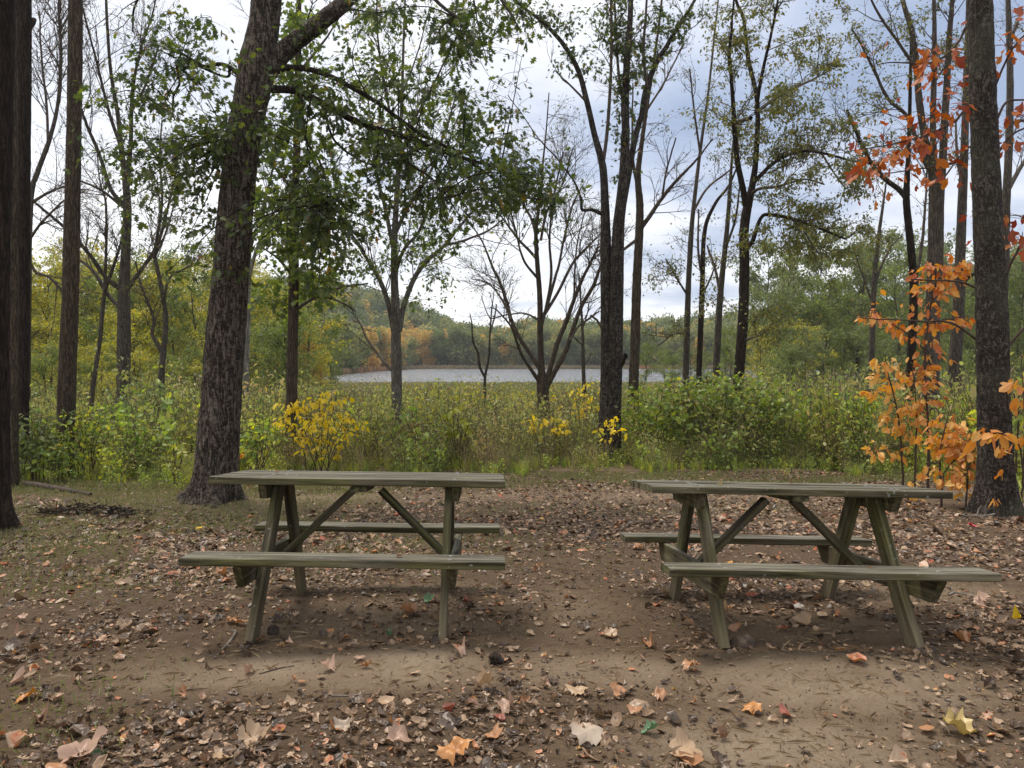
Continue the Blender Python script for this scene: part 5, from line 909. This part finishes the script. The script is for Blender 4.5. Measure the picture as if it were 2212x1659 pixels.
n = 6500; px, d, x, z, e_ = band(n, 0, 24, pw=1.5); kp = (vnoise(px / 90 + 7, d / 4) + .40 * ((px < 560) | (px > 1350))) > .46; px, d, x, z, e_ = px[kp], d[kp], x[kp], z[kp], e_[kp]; n = len(px)
strew_plants(GREENS, px, d, x, z, ptop(px, d) * rng.uniform(.4, .95, n) * rise(e_), 'green_weeds', 'weedgreen', 'leafy green weeds and brambles at the clearing edge', 'weeds', tj=np.clip(vnoise(px / 60 + 3, d / 3) + rng.normal(0, .15, n), 0, 1))
n = 520; px, d, x, z, e_ = band(n, -1.6, .8); strew_plants(GREENS, px, d, x, z, rng.uniform(.12, .42, n), 'low_weeds', 'weedgreen', 'low weeds straggling out over the clearing edge', 'weeds', tj=rng.random(n))
n = 1300; px, d, x, z, e_ = band(n, 0, 14, pw=1.1); kp = vnoise(px / 45 + 17, d / 2) > .5; px, d, x, z, e_ = px[kp], d[kp], x[kp], z[kp], e_[kp]; n = len(px)
strew_plants(LIMES, px, d, x, z, ptop(px, d) * rng.uniform(.4, .8, n) * rise(e_), 'pale_weeds', 'limegreen', 'scattered lime green weeds at the clearing edge', 'weeds', tj=rng.random(n))
n = 1100; px, d, x, z, e_ = band(n, 0, 28, pw=1.3); sc = ptop(px, d) * rng.uniform(.6, 1.12, n) * rise(e_)
strew_plants(DRYS, px, d, x, z, sc, 'dry_stalks', 'dry', 'dry brown seed stalks standing among the weeds', 'weeds', tj=rng.random(n) * .6)
n = 800; px, d, x, z, e_ = band(n, -.2, 3.6, pw=1.0); kp = (vnoise(px / 80 + 31, d / 2) + .25 * ((px > 560) & (px < 1500))) > .48; px, d, x, z = px[kp], d[kp], x[kp], z[kp]; n = len(px); g = Geo()
strew(g, [flat(t) for t in TUFTS], x, d, z, rng.uniform(.22, .75, n), rng.uniform(0, 6.28, n), rng.integers(0, 5, n), np.clip(vnoise(px / 50, d) + rng.normal(0, .1, n), 0, 1))
tag(g.build('dry_grass', M['dry']), 'dry tan grass along the edge of the weeds', 'grass', kind='stuff')
n = 1300; px, d, x, z, e_ = band(n, -.5, 2.0); g = Geo()
strew(g, [flat(t) for t in TUFTS], x, d, z, rng.uniform(.15, .38, n), rng.uniform(0, 6.28, n), rng.integers(0, 5, n), rng.random(n)); tag(g.build('green_grass', M['weedgreen']), 'green grass tufts along the edge of the clearing', 'grass', kind='stuff')
# marsh grass out to the water
n = 6000; px = rng.uniform(-300, 2500, n); d = 36 + 62 * rng.random(n) ** .75; x = (px - CX) / FPX * d; z = gz0(x, d); kp = z > WATER - .12; px, d, x, z = px[kp], d[kp], x[kp], z[kp]; n = len(px); g = Geo()
WT = [tuft(470 + k, 1.0, 16, .04) for k in range(4)]
strew(g, [flat(t) for t in WT], x, d, z, np.minimum(ptop(px, d), .95) * rng.uniform(.6, 1.1, n) , rng.uniform(0, 6.28, n), rng.integers(0, 4, n), np.clip(vnoise(px / 80, d / 9) + rng.normal(0, .15, n), 0, 1))
n = 16000; px = rng.uniform(560, 1900, n); d = 50 + 50 * rng.random(n) ** .8; x = (px - CX) / FPX * d; z = gz0(x, d); kp = z > WATER - .25; px, d, x, z = px[kp], d[kp], x[kp], z[kp]; n = len(px)
W2 = [tuft(480 + k, 1.0, 10, .16) for k in range(4)]
strew(g, [flat(t) for t in W2], x, d, z, np.clip(ptop(px, d), .3, .6) * rng.uniform(.6, 1.3, n) , rng.uniform(0, 6.28, n), rng.integers(0, 4, n), np.clip(.8 * vnoise(px / 60, d / 7) - .08 + rng.normal(0, .15, n), 0, 1))
tag(g.build('marsh_grass', M['marsh']), 'olive and tan marsh grass reaching to the lake', 'grass', kind='stuff')

# ------------------------------------------------------------------ short grass of the clearing
reseed(480); n = 230000; y = 2.6 + 13 * rng.random(n) ** .9; x = rng.uniform(-.85, .85, n) * (y + .6); gm_ = grass_mask(x, y) * (1 - .9 * bare_mask(x, y)); kp = rng.random(n) < gm_ * 1.5; x, y = x[kp], y[kp]; n = len(x); g = Geo()
leaves(g, np.stack([x, y, gz(x, y) - .005], 1), unitn(np.array([0, 0, .75]) + .8 * randdir(n)), randdir(n), rng.uniform(.025, .07, n) * (1 + .5 * sstep((y - 10) / 4)), T_NARROW, np.clip(rng.beta(2, 2, n), 0, 1), .65)
tag(g.build('short_grass', M['lawn']), 'short worn grass of the clearing', 'grass', kind='stuff')

# ------------------------------------------------------------------ leaf litter
MAPLE_O = [(0, 0), (.03, .14), (-.02, .27), (.12, .33), (.22, .34), (.30, .47), (.40, .43), (.46, .33), (.56, .37), (.64, .33), (.68, .22), (.80, .18), (.86, .09), (1, 0)]
def curled(seed, kind, curl, sub=True):
    r_ = np.random.default_rng(seed); o = np.array(mirror({'maple': MAPLE_O, 'oval': [(0, 0), (.15, .16), (.4, .26), (.7, .22), (.9, .1), (1, 0)], 'scrap': [(0, 0), (.1, .25), (.45, .33), (.8, .2), (.85, 0)], 'oak': [(0, 0), (.14, .05), (.2, .24), (.34, .1), (.47, .38), (.6, .12), (.76, .3), (.82, .1), (1, 0)]}[kind]), float)
    o = o * (1 + r_.normal(0, .07, (len(o), 1)) * np.array([[.6, 1]])) + r_.normal(0, .022, o.shape); c = np.array([.42, 0]); k = len(o); rings = [.35, .7, 1.0]; V = [c]
    for q in rings: V += list(c + (o - c) * q)
    V = np.array(V); F = [(0, 1 + j, 1 + (j + 1) % k) for j in range(k)]
    Q = [(1 + q * k + j, 1 + (q + 1) * k + j, 1 + (q + 1) * k + (j + 1) % k, 1 + q * k + (j + 1) % k) for q in range(2) for j in range(k)]
    a, b = r_.choice([-1, 1]) * r_.uniform(.4, 1.5) * curl, r_.uniform(-1.0, 1.0) * curl; ph = r_.uniform(0, 6.28, 2); u, v = V[:, 0] - .45, V[:, 1]
    z = a * v * v + b * u * u + .5 * curl * r_.uniform(-1, 1) * u * v + .075 * curl * np.sin(9 * u + ph[0]) * np.cos(10 * v + ph[1]) + r_.normal(0, .018 * curl, len(V)); 
    f1, f2 = r_.uniform(-.3, 1.1) * min(curl, 1.5), r_.uniform(-.3, .8) * min(curl, 1.5); fa = np.where(v > 0, f1, f2); z = z + np.abs(v) * np.sin(fa); v = v * np.cos(fa)
    tip = np.clip(u - r_.uniform(.05, .3), 0, None); ta = r_.uniform(-.2, 1.3) * min(curl, 1.6); z = z + tip * np.sin(ta); u = u - tip * (1 - np.cos(ta)); z -= np.percentile(z, 12)
    t = np.clip(.5 + .25 * r_.normal(0, .35, len(V)), 0, 1)
    return np.stack([u, v, z], 1), [np.array(F), np.array(Q)], t
LIT = [curled(500 + k, ['maple', 'oval', 'scrap', 'scrap', 'oak', 'oval', 'scrap'][k % 7], [.5, .9, 1.4][k % 3]) for k in range(21)]
def lit_flat(tpl):
    V, (F, Q), T = tpl; return V, [F, Q], T
reseed(510); n = 260000; y = 2.3 + 13.5 * rng.random(n) ** 1.0; x = rng.uniform(-.80, .80, n) * (y + .5)
dens = 1.0 - 1.1 * np.sqrt(bare_mask(x, y)) - .62 * grass_mask(x, y); dens *= np.clip(3.0 * (fbm(x * 1.3 + 3, y * 1.3, 4) - .28), .10, .85) * np.clip(.62 + .12 * (y - 2.5), .6, 1.15); kp = rng.random(n) < dens; x, y = x[kp], y[kp]; n = len(x)
sz = np.clip(rng.lognormal(-3.72, .55, n) * (1 + .55 * sstep((y - 4.5) / 4)), .010, .12); base_t = np.where(rng.random(n) < .50, rng.beta(1.6, 2.8, n) * .8, rng.beta(2.4, 1.7, n) ** .85)
g = Geo(); pick = rng.integers(0, len(LIT), n); rot = rng.uniform(0, 6.28, n)
# each fragment tilts on the others
def strew_tilt(geo, tmpls, x, y, z, sc, pick, tint, tilt=.26):
    for k, (V, Fs, T) in enumerate(tmpls):
        m = np.where(pick == k)[0]
        if not len(m): continue
        nr = unitn(np.array([0, 0, 1.0]) + tilt * rng.standard_normal((len(m), 3))); ax = unitn(np.cross(nr, randdir(len(m)))); sd_ = np.cross(nr, ax)
        W = np.stack([x[m], y[m], z[m]], 1)[:, None] + sc[m][:, None, None] * (V[None, :, 0:1] * ax[:, None] + V[None, :, 1:2] * sd_[:, None] + V[None, :, 2:3] * nr[:, None])
        tt = np.clip(tint[m][:, None] + (T[None] - .5) * .5, 0, 1); off = (np.arange(len(m)) * len(V))[:, None, None]
        geo.add(W.reshape(-1, 3), [(F[None] + off).reshape(-1, F.shape[1]) for F in Fs], tt.ravel())
big = (y < 5.2) & (sz > .027); rest = ~big
strew_tilt(g, LIT, x[big], y[big], (gz(x, y) + .004 + sz * .10)[big], sz[big], pick[big], base_t[big])
def bent(seed):
    r_ = np.random.default_rng(seed); k = 6; an = np.arange(k) * 6.283 / k; V = np.vstack([[(0, 0, 0)], np.stack([.5 * np.cos(an) * r_.uniform(.7, 1.1, k), r_.uniform(.2, .45) * np.sin(an) * r_.uniform(.6, 1.2, k), 0 * an], 1)])
    V[:, 2] = r_.uniform(-1.2, 1.6) * V[:, 1] ** 2 * 2 + r_.uniform(-.8, .8) * V[:, 0] ** 2 + r_.normal(0, .05, k + 1); return V, [np.array([(0, 1 + q, 1 + (q + 1) % k) for q in range(k)])], np.full(k + 1, .5)
BEN = [bent(900 + k) for k in range(16)]; pick = rng.integers(0, len(BEN), n)
strew_tilt(g, BEN, x[rest], y[rest], (gz(x, y) + .003 + sz * .08)[rest], sz[rest] * 1.05, pick[rest], base_t[rest])
tag(g.build('leaf_litter', M['litter']), 'brown and tan broken leaf litter over the clearing', 'leaf litter', kind='stuff')
# pine needles and twiglets
reseed(520); n = 10000; y = 2.3 + 6 * rng.random(n) ** 1.2; x = rng.uniform(-.78, .78, n) * (y + .3); kp = rng.random(n) < .35 + .65 * fbm(x * 1.7 + 8, y * 1.7, 3); x, y = x[kp], y[kp]; n = len(x); g = Geo()
ax = randdir(n) * np.array([1, 1, .12]); leaves(g, np.stack([x, y, gz(x, y) + .006], 1), ax, unitn(np.array([0, 0, 1.0]) + .3 * randdir(n)), rng.uniform(.04, .13, n), T_NARROW, rng.beta(2, 2, n), rng.uniform(.05, .12, n))
n = 26000; y = 2.4 + 4.5 * rng.random(n); x = rng.uniform(-.75, .75, n) * (y + .3); kp = rng.random(n) < .15 + .85 * bare_mask(x, y); x, y = x[kp], y[kp]; n = len(x)
CR = Geo(); strew_tilt(CR, BEN, x, y, gz(x, y) + .002, np.clip(rng.lognormal(-4.75, .5, n), .004, .02), rng.integers(0, len(BEN), n), rng.beta(1.6, 2.2, n), .8); tag(CR.build('soil_crumbs', M['litter']), 'crumbs of leaf, bark and soil on the bare earth', 'crumbs', kind='stuff')
tag(g.build('pine_needles', M['needle']), 'thin dry pine needles and straw on the bare earth', 'needles', kind='stuff')

# ------------------------------------------------------------------ single fallen leaves that stand out
def leafmat(c1, c2):
    key = 'fl' + str(c1)
    if key not in M: M[key] = leaf_mat('fallen leaf', [(0, tuple(a * .55 for a in c1)), (.5, c1), (1, c2)], .15, .05, .4)
    return M[key]
TAN = ((.40, .27, .16), (.54, .39, .25)); ORB = ((.38, .19, .09), (.50, .28, .15)); ORG = ((.48, .21, .06), (.58, .31, .12)); RED = ((.26, .085, .055), (.36, .14, .09)); PINK = ((.38, .24, .165), (.50, .34, .25)); PALE = ((.43, .34, .25), (.56, .47, .37)); GRN = ((.10, .19, .09), (.20, .30, .16)); YEL = ((.72, .50, .04), (.80, .60, .10)); BRN = ((.24, .14, .085), (.36, .23, .15)); OCH = ((.45, .33, .12), (.58, .45, .22))
FALL = [(550, 1608, .16, 'maple', TAN, 1.0, 'big tan maple leaf at the bottom left of the bare patch'), (985, 1638, .17, 'maple', ORG, 1.6, 'large curled orange leaf at the bottom edge, centre'), (1266, 1600, .17, 'maple', PALE, .7, 'pale grey and tan maple leaf at the bottom, right of centre'), (1053, 1494, .13, 'maple', TAN, 1.4, 'crumpled tan leaf in the middle of the foreground'),
 (1478, 1634, .17, 'maple', TAN, 1.0, 'big pale tan leaf at the bottom edge below the green leaf'), (1492, 1650, .13, 'oval', ORB, 1.2, 'orange leaf overlapping the big pale tan one at the bottom edge'), (1246, 1500, .12, 'maple', TAN, .8, 'flat tan maple leaf on the bare strip, right of centre'), (1492, 1455, .12, 'maple', ORB, 1.9, 'orange brown leaf standing upright on the bare earth'), (1626, 1535, .11, 'maple', ORG, 1.3, 'vivid orange leaf on the bare earth below the right table'), (1695, 1546, .12, 'oval', RED, .8, 'long reddish brown leaf beside the vivid orange one'),
 (1405, 1585, .095, 'maple', GRN, .9, 'green maple leaf lying on the bare earth'), (2072, 1588, .15, 'maple', OCH, 1.9, 'tall curled ochre leaf at the bottom right'), (2035, 1585, .10, 'oval', PALE, 1.2, 'whitish curled leaf beside the ochre one'), (1408, 1400, .14, 'maple', ORB, 1.7, 'curled orange brown leaf near the right table front leg'), (1315, 1380, .12, 'maple', TAN, 1.1, 'tan maple leaf on the bare strip between the tables'), (1733, 1336, .14, 'maple', TAN, 1.3, 'big pale tan leaf on the ground under the right table'),
 (2196, 1345, .13, 'oval', YEL, 1.9, 'bright yellow leaf at the right edge of the photo'), (880, 1322, .14, 'maple', ORB, 1.4, 'orange brown leaf under the left table'), (838, 1366, .07, 'maple', GRN, 1.3, 'small grey green leaf upright under the left table'), (928, 1300, .10, 'maple', GRN, .9, 'grey green leaf beside the left table right leg'), (64, 1515, .13, 'maple', ORG, 1.2, 'orange tan leaf at far left of the foreground'), (745, 1378, .10, 'oval', ORB, 1.2, 'pinkish orange leaf at the front of the left table'), (2122, 1306, .15, 'maple', PINK, 1.0, 'pinkish leaf on the ground right of the right table'), (429, 1146, .11, 'oval', YEL, .7, 'yellow leaf on the grass left of the left table'),
 (291, 1196, .17, 'maple', PINK, 1.5, 'large crumpled pinkish leaf on the grass at left'), (853, 1582, .13, 'oval', ORB, 1.6, 'orange leaf propped up in the foreground centre'), (858, 1610, .13, 'maple', PINK, 1.3, 'crumpled pinkish tan leaf below the propped orange one'), (1080, 1556, .09, 'scrap', RED, 1.3, 'red brown leaf in the centre foreground'), (1020, 1530, .09, 'oval', PINK, 1.4, 'pinkish curled leaf left of the red brown one'), (970, 1540, .09, 'scrap', RED, 1.2, 'dusty red leaf below the pine cone'), (485, 1244, .17, 'maple', ORB, 1.4, 'orange brown leaf beside the left end of the near left seat'), (1380, 1190, .14, 'maple', ORB, 1.2, 'orange leaf between the tables behind the seats'),
 (2070, 1385, .13, 'maple', ORB, 1.4, 'orange brown leaf right of the right table front leg'), (300, 1165, .11, 'maple', ORG, 1.0, 'orange leaf on the grass above the large crumpled one'), (38, 1475, .12, 'oval', PINK, 1.3, 'pink curled leaf standing near the left edge'), (110, 1200, .15, 'maple', ORB, 1.1, 'orange brown leaf in the grass near the left edge'), (745, 1575, .12, 'maple', PALE, 1.1, 'pale greyish leaf left of the propped orange leaf'), (1425, 1508, .12, 'maple', ORB, 1.3, 'orange brown leaf between the tan leaf and the upright one'), (1010, 1300, .10, 'maple', RED, 1.0, 'reddish leaf on the ground right of the left table'), (2100, 1140, .13, 'maple', ((.42, .03, .04), (.5, .08, .08)), 1.2, 'crimson leaf on the litter below the dark right hand trunk'), (180, 1640, .22, 'maple', PINK, 1.0, 'broad pinkish leaf at the bottom left corner'), (215, 1640, .10, 'oval', GRN, 1.0, 'grey green leaf at the bottom left corner'),
 (120, 1512, .07, 'oval', TAN, 1.0, 'narrow tan leaf left of the foreground')]
reseed(530)
def put_leaf(px, py, size, kind, colr, curl, label, seed, group=None, up=.16):
    p = ground_at(px, py); V, Fs, T = curled(seed, kind, curl); g_ = Geo(); nr = unit(np.array([0, -.35 * up * 2, 1.0]) + up * rng.standard_normal(3)); ax = unit(np.cross(nr, rng.standard_normal(3))); sd_ = np.cross(nr, ax)
    W = size * (V[:, 0:1] * ax + V[:, 1:2] * sd_ + V[:, 2:3] * nr); W[:, 2] -= W[:, 2].min() - .004; 
    g_.add(W, Fs, T, True); o = g_.build('fallen_leaf', leafmat(*colr)); o.location = p; return tag(o, label, 'leaf', group)
for k, (px, py, s, kd, c, cu, lb) in enumerate(FALL): put_leaf(px, py, s * .88, kd, c, cu * .95, lb, 600 + k)
# the commoner fallen leaves: nothing tells one from the next
reseed(540)
KN = [('tan', TAN, 'dry tan curled leaf lying in the litter', 60), ('orb', ORB, 'orange brown curled leaf lying in the litter', 70), ('pink', PINK, 'dusty pinkish tan leaf lying in the litter', 50), ('brn', BRN, 'dark brown curled leaf lying in the litter', 50)]
for nm, c, lb, cnt in KN:
    protos = []; made = 0; tries = 0
    while made < cnt and tries < 4000:
        tries += 1; y_ = 2.7 + 9 * rng.random() ** 1.2; x_ = rng.uniform(-.68, .68) * y_
        xa, ya = np.array([x_]), np.array([y_])
        if rng.random() < bare_mask(xa, ya)[0] * 1.1 + .4 * grass_mask(xa, ya)[0]: continue
        if len(protos) < 5:
            V, Fs, T = curled(700 + len(protos) + 10 * ord(nm[0]), ['maple', 'oval', 'maple', 'scrap', 'oak'][len(protos)], [.8, 1.1, 1.5][len(protos) % 3]); g_ = Geo(); g_.add(V, Fs, T, True); o = g_.build('fallen_leaf', leafmat(*c)); protos.append(o)
        else: o = protos[int(rng.integers(5))].copy(); COL.objects.link(o)
        s = rng.uniform(.05, .10); o.location = (x_, y_, float(gz(x_, y_)) + .012 + .08 * s); o.scale = (s, s, s); o.rotation_euler = (rng.normal(0, .35), rng.normal(0, .35), rng.uniform(0, 6.28))
        tag(o, lb, 'leaf', lb.replace(' leaf', ' leaves').replace(' lying in the litter', ' of the clearing')); made += 1

# ------------------------------------------------------------------ wood lying about, cones
def lying(name, label, cat, pts, bark, sides=9, seed=1, rough=.05, stubs=0):
    """pts: (px, py on the ground, width px)"""
    reseed(seed); L = []; r = []
    for a, b, w_ in pts: p = ground_at(a, b); rr = w_ * p[1] / FPX / 2; L.append(p + np.array([0, 0, rr * .8])); r.append(rr)
    L = np.array(L); q = smooth_line(np.column_stack([L, r]), max(10, len(L) * 5)); c = L.mean(0); g_ = Geo(); tubes(g_, [(q[:, :3], np.maximum(q[:, 3], .003))], sides, .5, rough)
    for k in range(stubs):
        i_ = int(rng.integers(2, len(q) - 1)); v = unit(rng.standard_normal(3) * np.array([1, 1, .5]) + np.array([0, 0, .3])); ln = rng.uniform(.1, .35); tubes(g_, [(np.array([q[i_, :3], q[i_, :3] + v * ln * .5 + rng.normal(0, .02, 3), q[i_, :3] + v * ln]), np.array([q[i_, 3] * .6, q[i_, 3] * .4, .002]))], 5, .5)
    o = g_.build(name, M[bark], base=c); o.location = c; return tag(o, label, cat)
lying('log', 'grey weathered log lying on the leaves beside the left edge trunk', 'log', [(20, 1048, 12), (70, 1052, 13), (125, 1061, 12), (180, 1068, 9), (196, 1070, 7)], 'dark_wood', 10, 801)
lying('log', 'dark rotting log at the foot of the shrubs on the left', 'log', [(40, 1026, 13), (140, 1026, 14), (260, 1030, 13), (360, 1034, 11), (440, 1040, 6)], 'dark_wood', 9, 802, stubs=3)
lying('fallen_branch', 'pale crooked dead branch on top of the dark rotting log', 'branch', [(290, 1010, 5), (330, 1020, 7), (352, 1030, 8), (362, 1046, 6)], 'lying_wood', 7, 803)
lying('fallen_branch', 'thin dark branch leaning out of the shrubs beside the limbless brown trunk', 'branch', [(240, 1000, 6), (300, 1012, 6), (372, 1026, 4)], 'dark_wood', 6, 804)
lying('fallen_branch', 'fallen twiggy branch lying right of the dark scaly trunk foot', 'branch', [(2082, 1118, 5), (2140, 1116, 6), (2185, 1100, 5), (2225, 1085, 4)], 'lying_wood', 6, 805, stubs=4)
lying('stick', 'short pale stick lying by the front left leg of the left table', 'stick', [(478, 1412, 6), (492, 1396, 6), (502, 1382, 6), (509, 1368, 7), (500, 1366, 4)], 'lying_wood', 7, 806)
lying('stick', 'thin straight twig on the bare earth at lower left', 'stick', [(560, 1456, 2.5), (600, 1446, 3), (636, 1440, 2)], 'dark_wood', 5, 807)
lying('stick', 'thin pale stick lying in the centre foreground', 'stick', [(715, 1500, 4), (760, 1498, 4), (800, 1494, 3)], 'lying_wood', 6, 808)
lying('stick', 'curved pale root sliver on the ground right of the right table', 'stick', [(2050, 1292, 4), (2062, 1284, 5), (2095, 1290, 5), (2120, 1292, 4)], 'lying_wood', 6, 809)
lying('stick', 'dark straight stick lying right of the right table seat end', 'stick', [(2170, 1302, 5), (2200, 1306, 6), (2225, 1310, 6)], 'dark_wood', 6, 810)
lying('stick', 'long thin twig lying on the grass right of the brush heap', 'stick', [(300, 1088, 3), (350, 1098, 3.4), (410, 1110, 3), (460, 1116, 3), (518, 1118, 2)], 'dark_wood', 5, 811, stubs=4)
# brush heap of dark dead twigs and black leaves
reseed(820); c = ground_at(190, 1112); root = thing('brush_heap', 'low heap of black dead twigs and leaves on the grass at left', 'brush heap', c); tg = Geo(); lg = Geo(); ls = []; lp = []
for k in range(90):
    u = rng.normal(0, 1, 2) * np.array([.42, .16]) * (1 if k % 3 else 1.3); s = np.array([u[0], u[1] - .12 * u[0], 0]); s[2] = float(gz(c[0] + s[0], c[1] + s[1])) - c[2] + .02 + .1 * math.exp(-(u[0] / .4) ** 2) * rng.random(); v = unit(rng.standard_normal(3) * np.array([1, .7, .25])); ln = rng.uniform(.15, .5)
    ls.append((np.array([s - v * ln / 2, s + rng.normal(0, .02, 3), s + v * ln / 2 * np.array([1, 1, .4])]), np.array([.006, .005, .002])))
    for q_ in range(4): lp.append(s + rng.normal(0, .07, 3) * np.array([1, 1, .5]))
tubes(tg, ls, 4, .5); tg.build('twigs', M['bark_dark'], root); lp = np.array(lp); lp = lp[::2]; leaf_set(lg, lp, randdir(len(lp)), .06, T_OAK, .2); M['blackleaf'] = leaf_mat('blackened dead leaf', [(0, (.03, .022, .016)), (.6, (.085, .06, .042)), (1, (.22, .15, .09))], .05); lg.build('dead_leaves', M['blackleaf'], root)
def cone(label, px, py, L, rr, mat, seed):
    reseed(seed); c = ground_at(px, py); a = unit(np.array([math.cos(seed), math.sin(seed) * .5, .25])); s_ = unit(np.cross(a, [0, 0, 1.0])); u_ = np.cross(s_, a); g_ = Geo(); tubes(g_, [(np.array([a * (t - .5) * L for t in np.linspace(0, 1, 6)]), rr * np.array([.4, .55, .6, .5, .35, .1]))], 7, .5)
    n_ = 90; t = np.linspace(0, 1, n_); an = np.arange(n_) * 2.4; o_ = np.cos(an)[:, None] * s_ + np.sin(an)[:, None] * u_; pr = rr * np.sin(math.pi * np.clip(t * .85 + .12, 0, 1)); p = a * ((t - .5) * L)[:, None] + o_ * (pr * .35)[:, None]
    leaves(g_, p, unitn(o_ + .45 * a), unitn(a - .4 * o_), pr * .95 + .004, T_RHOMB, rng.random(n_), 1.3); o = g_.build('pine_cone', M[mat]); o.location = c + np.array([0, 0, rr * .75]); return tag(o, label, 'pine cone')
M['cone'] = plain_mat('dark cone scales', [(0, (.045, .034, .028)), (1, (.14, .105, .085))], 20, use_tint=True)
cone('dark open pine cone on the bare earth between the tables', 1072, 1440, .085, .034, 'cone', 3)
cone('dark pine cone against the front left leg of the left table', 590, 1366, .06, .03, 'cone', 5)
reseed(840)
def clod(label, px, py, rx, rz, mat, name, cat, seed):
    reseed(seed); c = ground_at(px, py); nu, nv = 14, 8; V = []
    for j in range(nv + 1):
        for i_ in range(nu):
            th, ph = i_ / nu * 6.283, j / nv * 1.45; r_ = 1 + .22 * math.sin(3 * th + seed) * math.sin(2 * ph) + rng.normal(0, .07); V.append((rx * math.sin(ph) * math.cos(th) * r_, rx * .7 * math.sin(ph) * math.sin(th) * r_, rz * math.cos(ph) * r_))
    V = np.array(V); F = [(j * nu + i_, (j + 1) * nu + i_, (j + 1) * nu + (i_ + 1) % nu, j * nu + (i_ + 1) % nu) for j in range(nv) for i_ in range(nu)]; g_ = Geo(); g_.add(V, np.array(F), .2, True); o = g_.build(name, M[mat]); o.location = c - np.array([0, 0, .02]); return tag(o, label, cat)
M['clod'] = plain_mat('damp earth clod', [(.3, (.06, .045, .036)), (.7, (.17, .125, .09))], 30, bump=.01)
clod('dark lump of damp earth beside the front left leg of the right table', 1605, 1398, .075, .085, 'clod', 'earth_clod', 'clod', 7)

# ------------------------------------------------------------------ damp autumn air
HZ = [(-700, -8, -8), (700, -8, -8), (700, 520, -8), (-700, 520, -8), (-700, -8, 75), (700, -8, 75), (700, 520, 75), (-700, 520, 75)]
g = Geo(); g.add(HZ, np.array([(0, 3, 2, 1), (4, 5, 6, 7), (0, 1, 5, 4), (1, 2, 6, 5), (2, 3, 7, 6), (3, 0, 4, 7)]), .5)
mh, th_, oh = newmat('thin haze'); pv = nd(th_, 'ShaderNodeVolumePrincipled'); pv.inputs['Color'].default_value = (.86, .90, .95, 1); pv.inputs['Density'].default_value = 0.00030; pv.inputs['Anisotropy'].default_value = .2
th_.links.new(pv.outputs[0], oh.inputs['Volume']); tag(g.build('haze', mh), 'thin damp autumn haze over the lake and woods', 'haze', kind='stuff')
# ------------------------------------------------------------------ a few small leaves dropped on the tables
def table_leaf(tab, lx, ly, lz, size, colr, label, seed):
    V, Fs, T = curled(seed, 'oval' if seed % 2 else 'maple', 1.1); g_ = Geo(); W = V * size; W[:, 2] -= W[:, 2].min() - .002; g_.add(W, Fs, T, True); o = g_.build('fallen_leaf', leafmat(*colr))
    mw = tab.matrix_basis.copy(); o.matrix_world = mw @ Matrix.Translation((lx, ly, lz)) @ Matrix.Rotation(seed * 1.7, 4, 'Z'); return tag(o, label, 'leaf')
tabs = [o for o in COL.objects if o.name.startswith('picnic_table')]
tabs.sort(key=lambda o: o.location.x)
table_leaf(tabs[1], .12, .12, .931, .05, BRN, 'small brown leaf lying on the top of the right table', 951)
table_leaf(tabs[1], -.45, -.2, .931, .04, OCH, 'small ochre leaf on the top of the right table, left part', 952)
table_leaf(tabs[0], -.62, .05, .931, .045, TAN, 'small tan leaf on the left end of the left tabletop', 953)
table_leaf(tabs[0], .3, -.72, .93 - .4228, .045, BRN, 'small brown leaf on the near seat of the left table', 954)
table_leaf(tabs[1], .25, -.7, .93 - .4228, .04, ORB, 'small orange brown leaf on the near seat of the right table', 955)
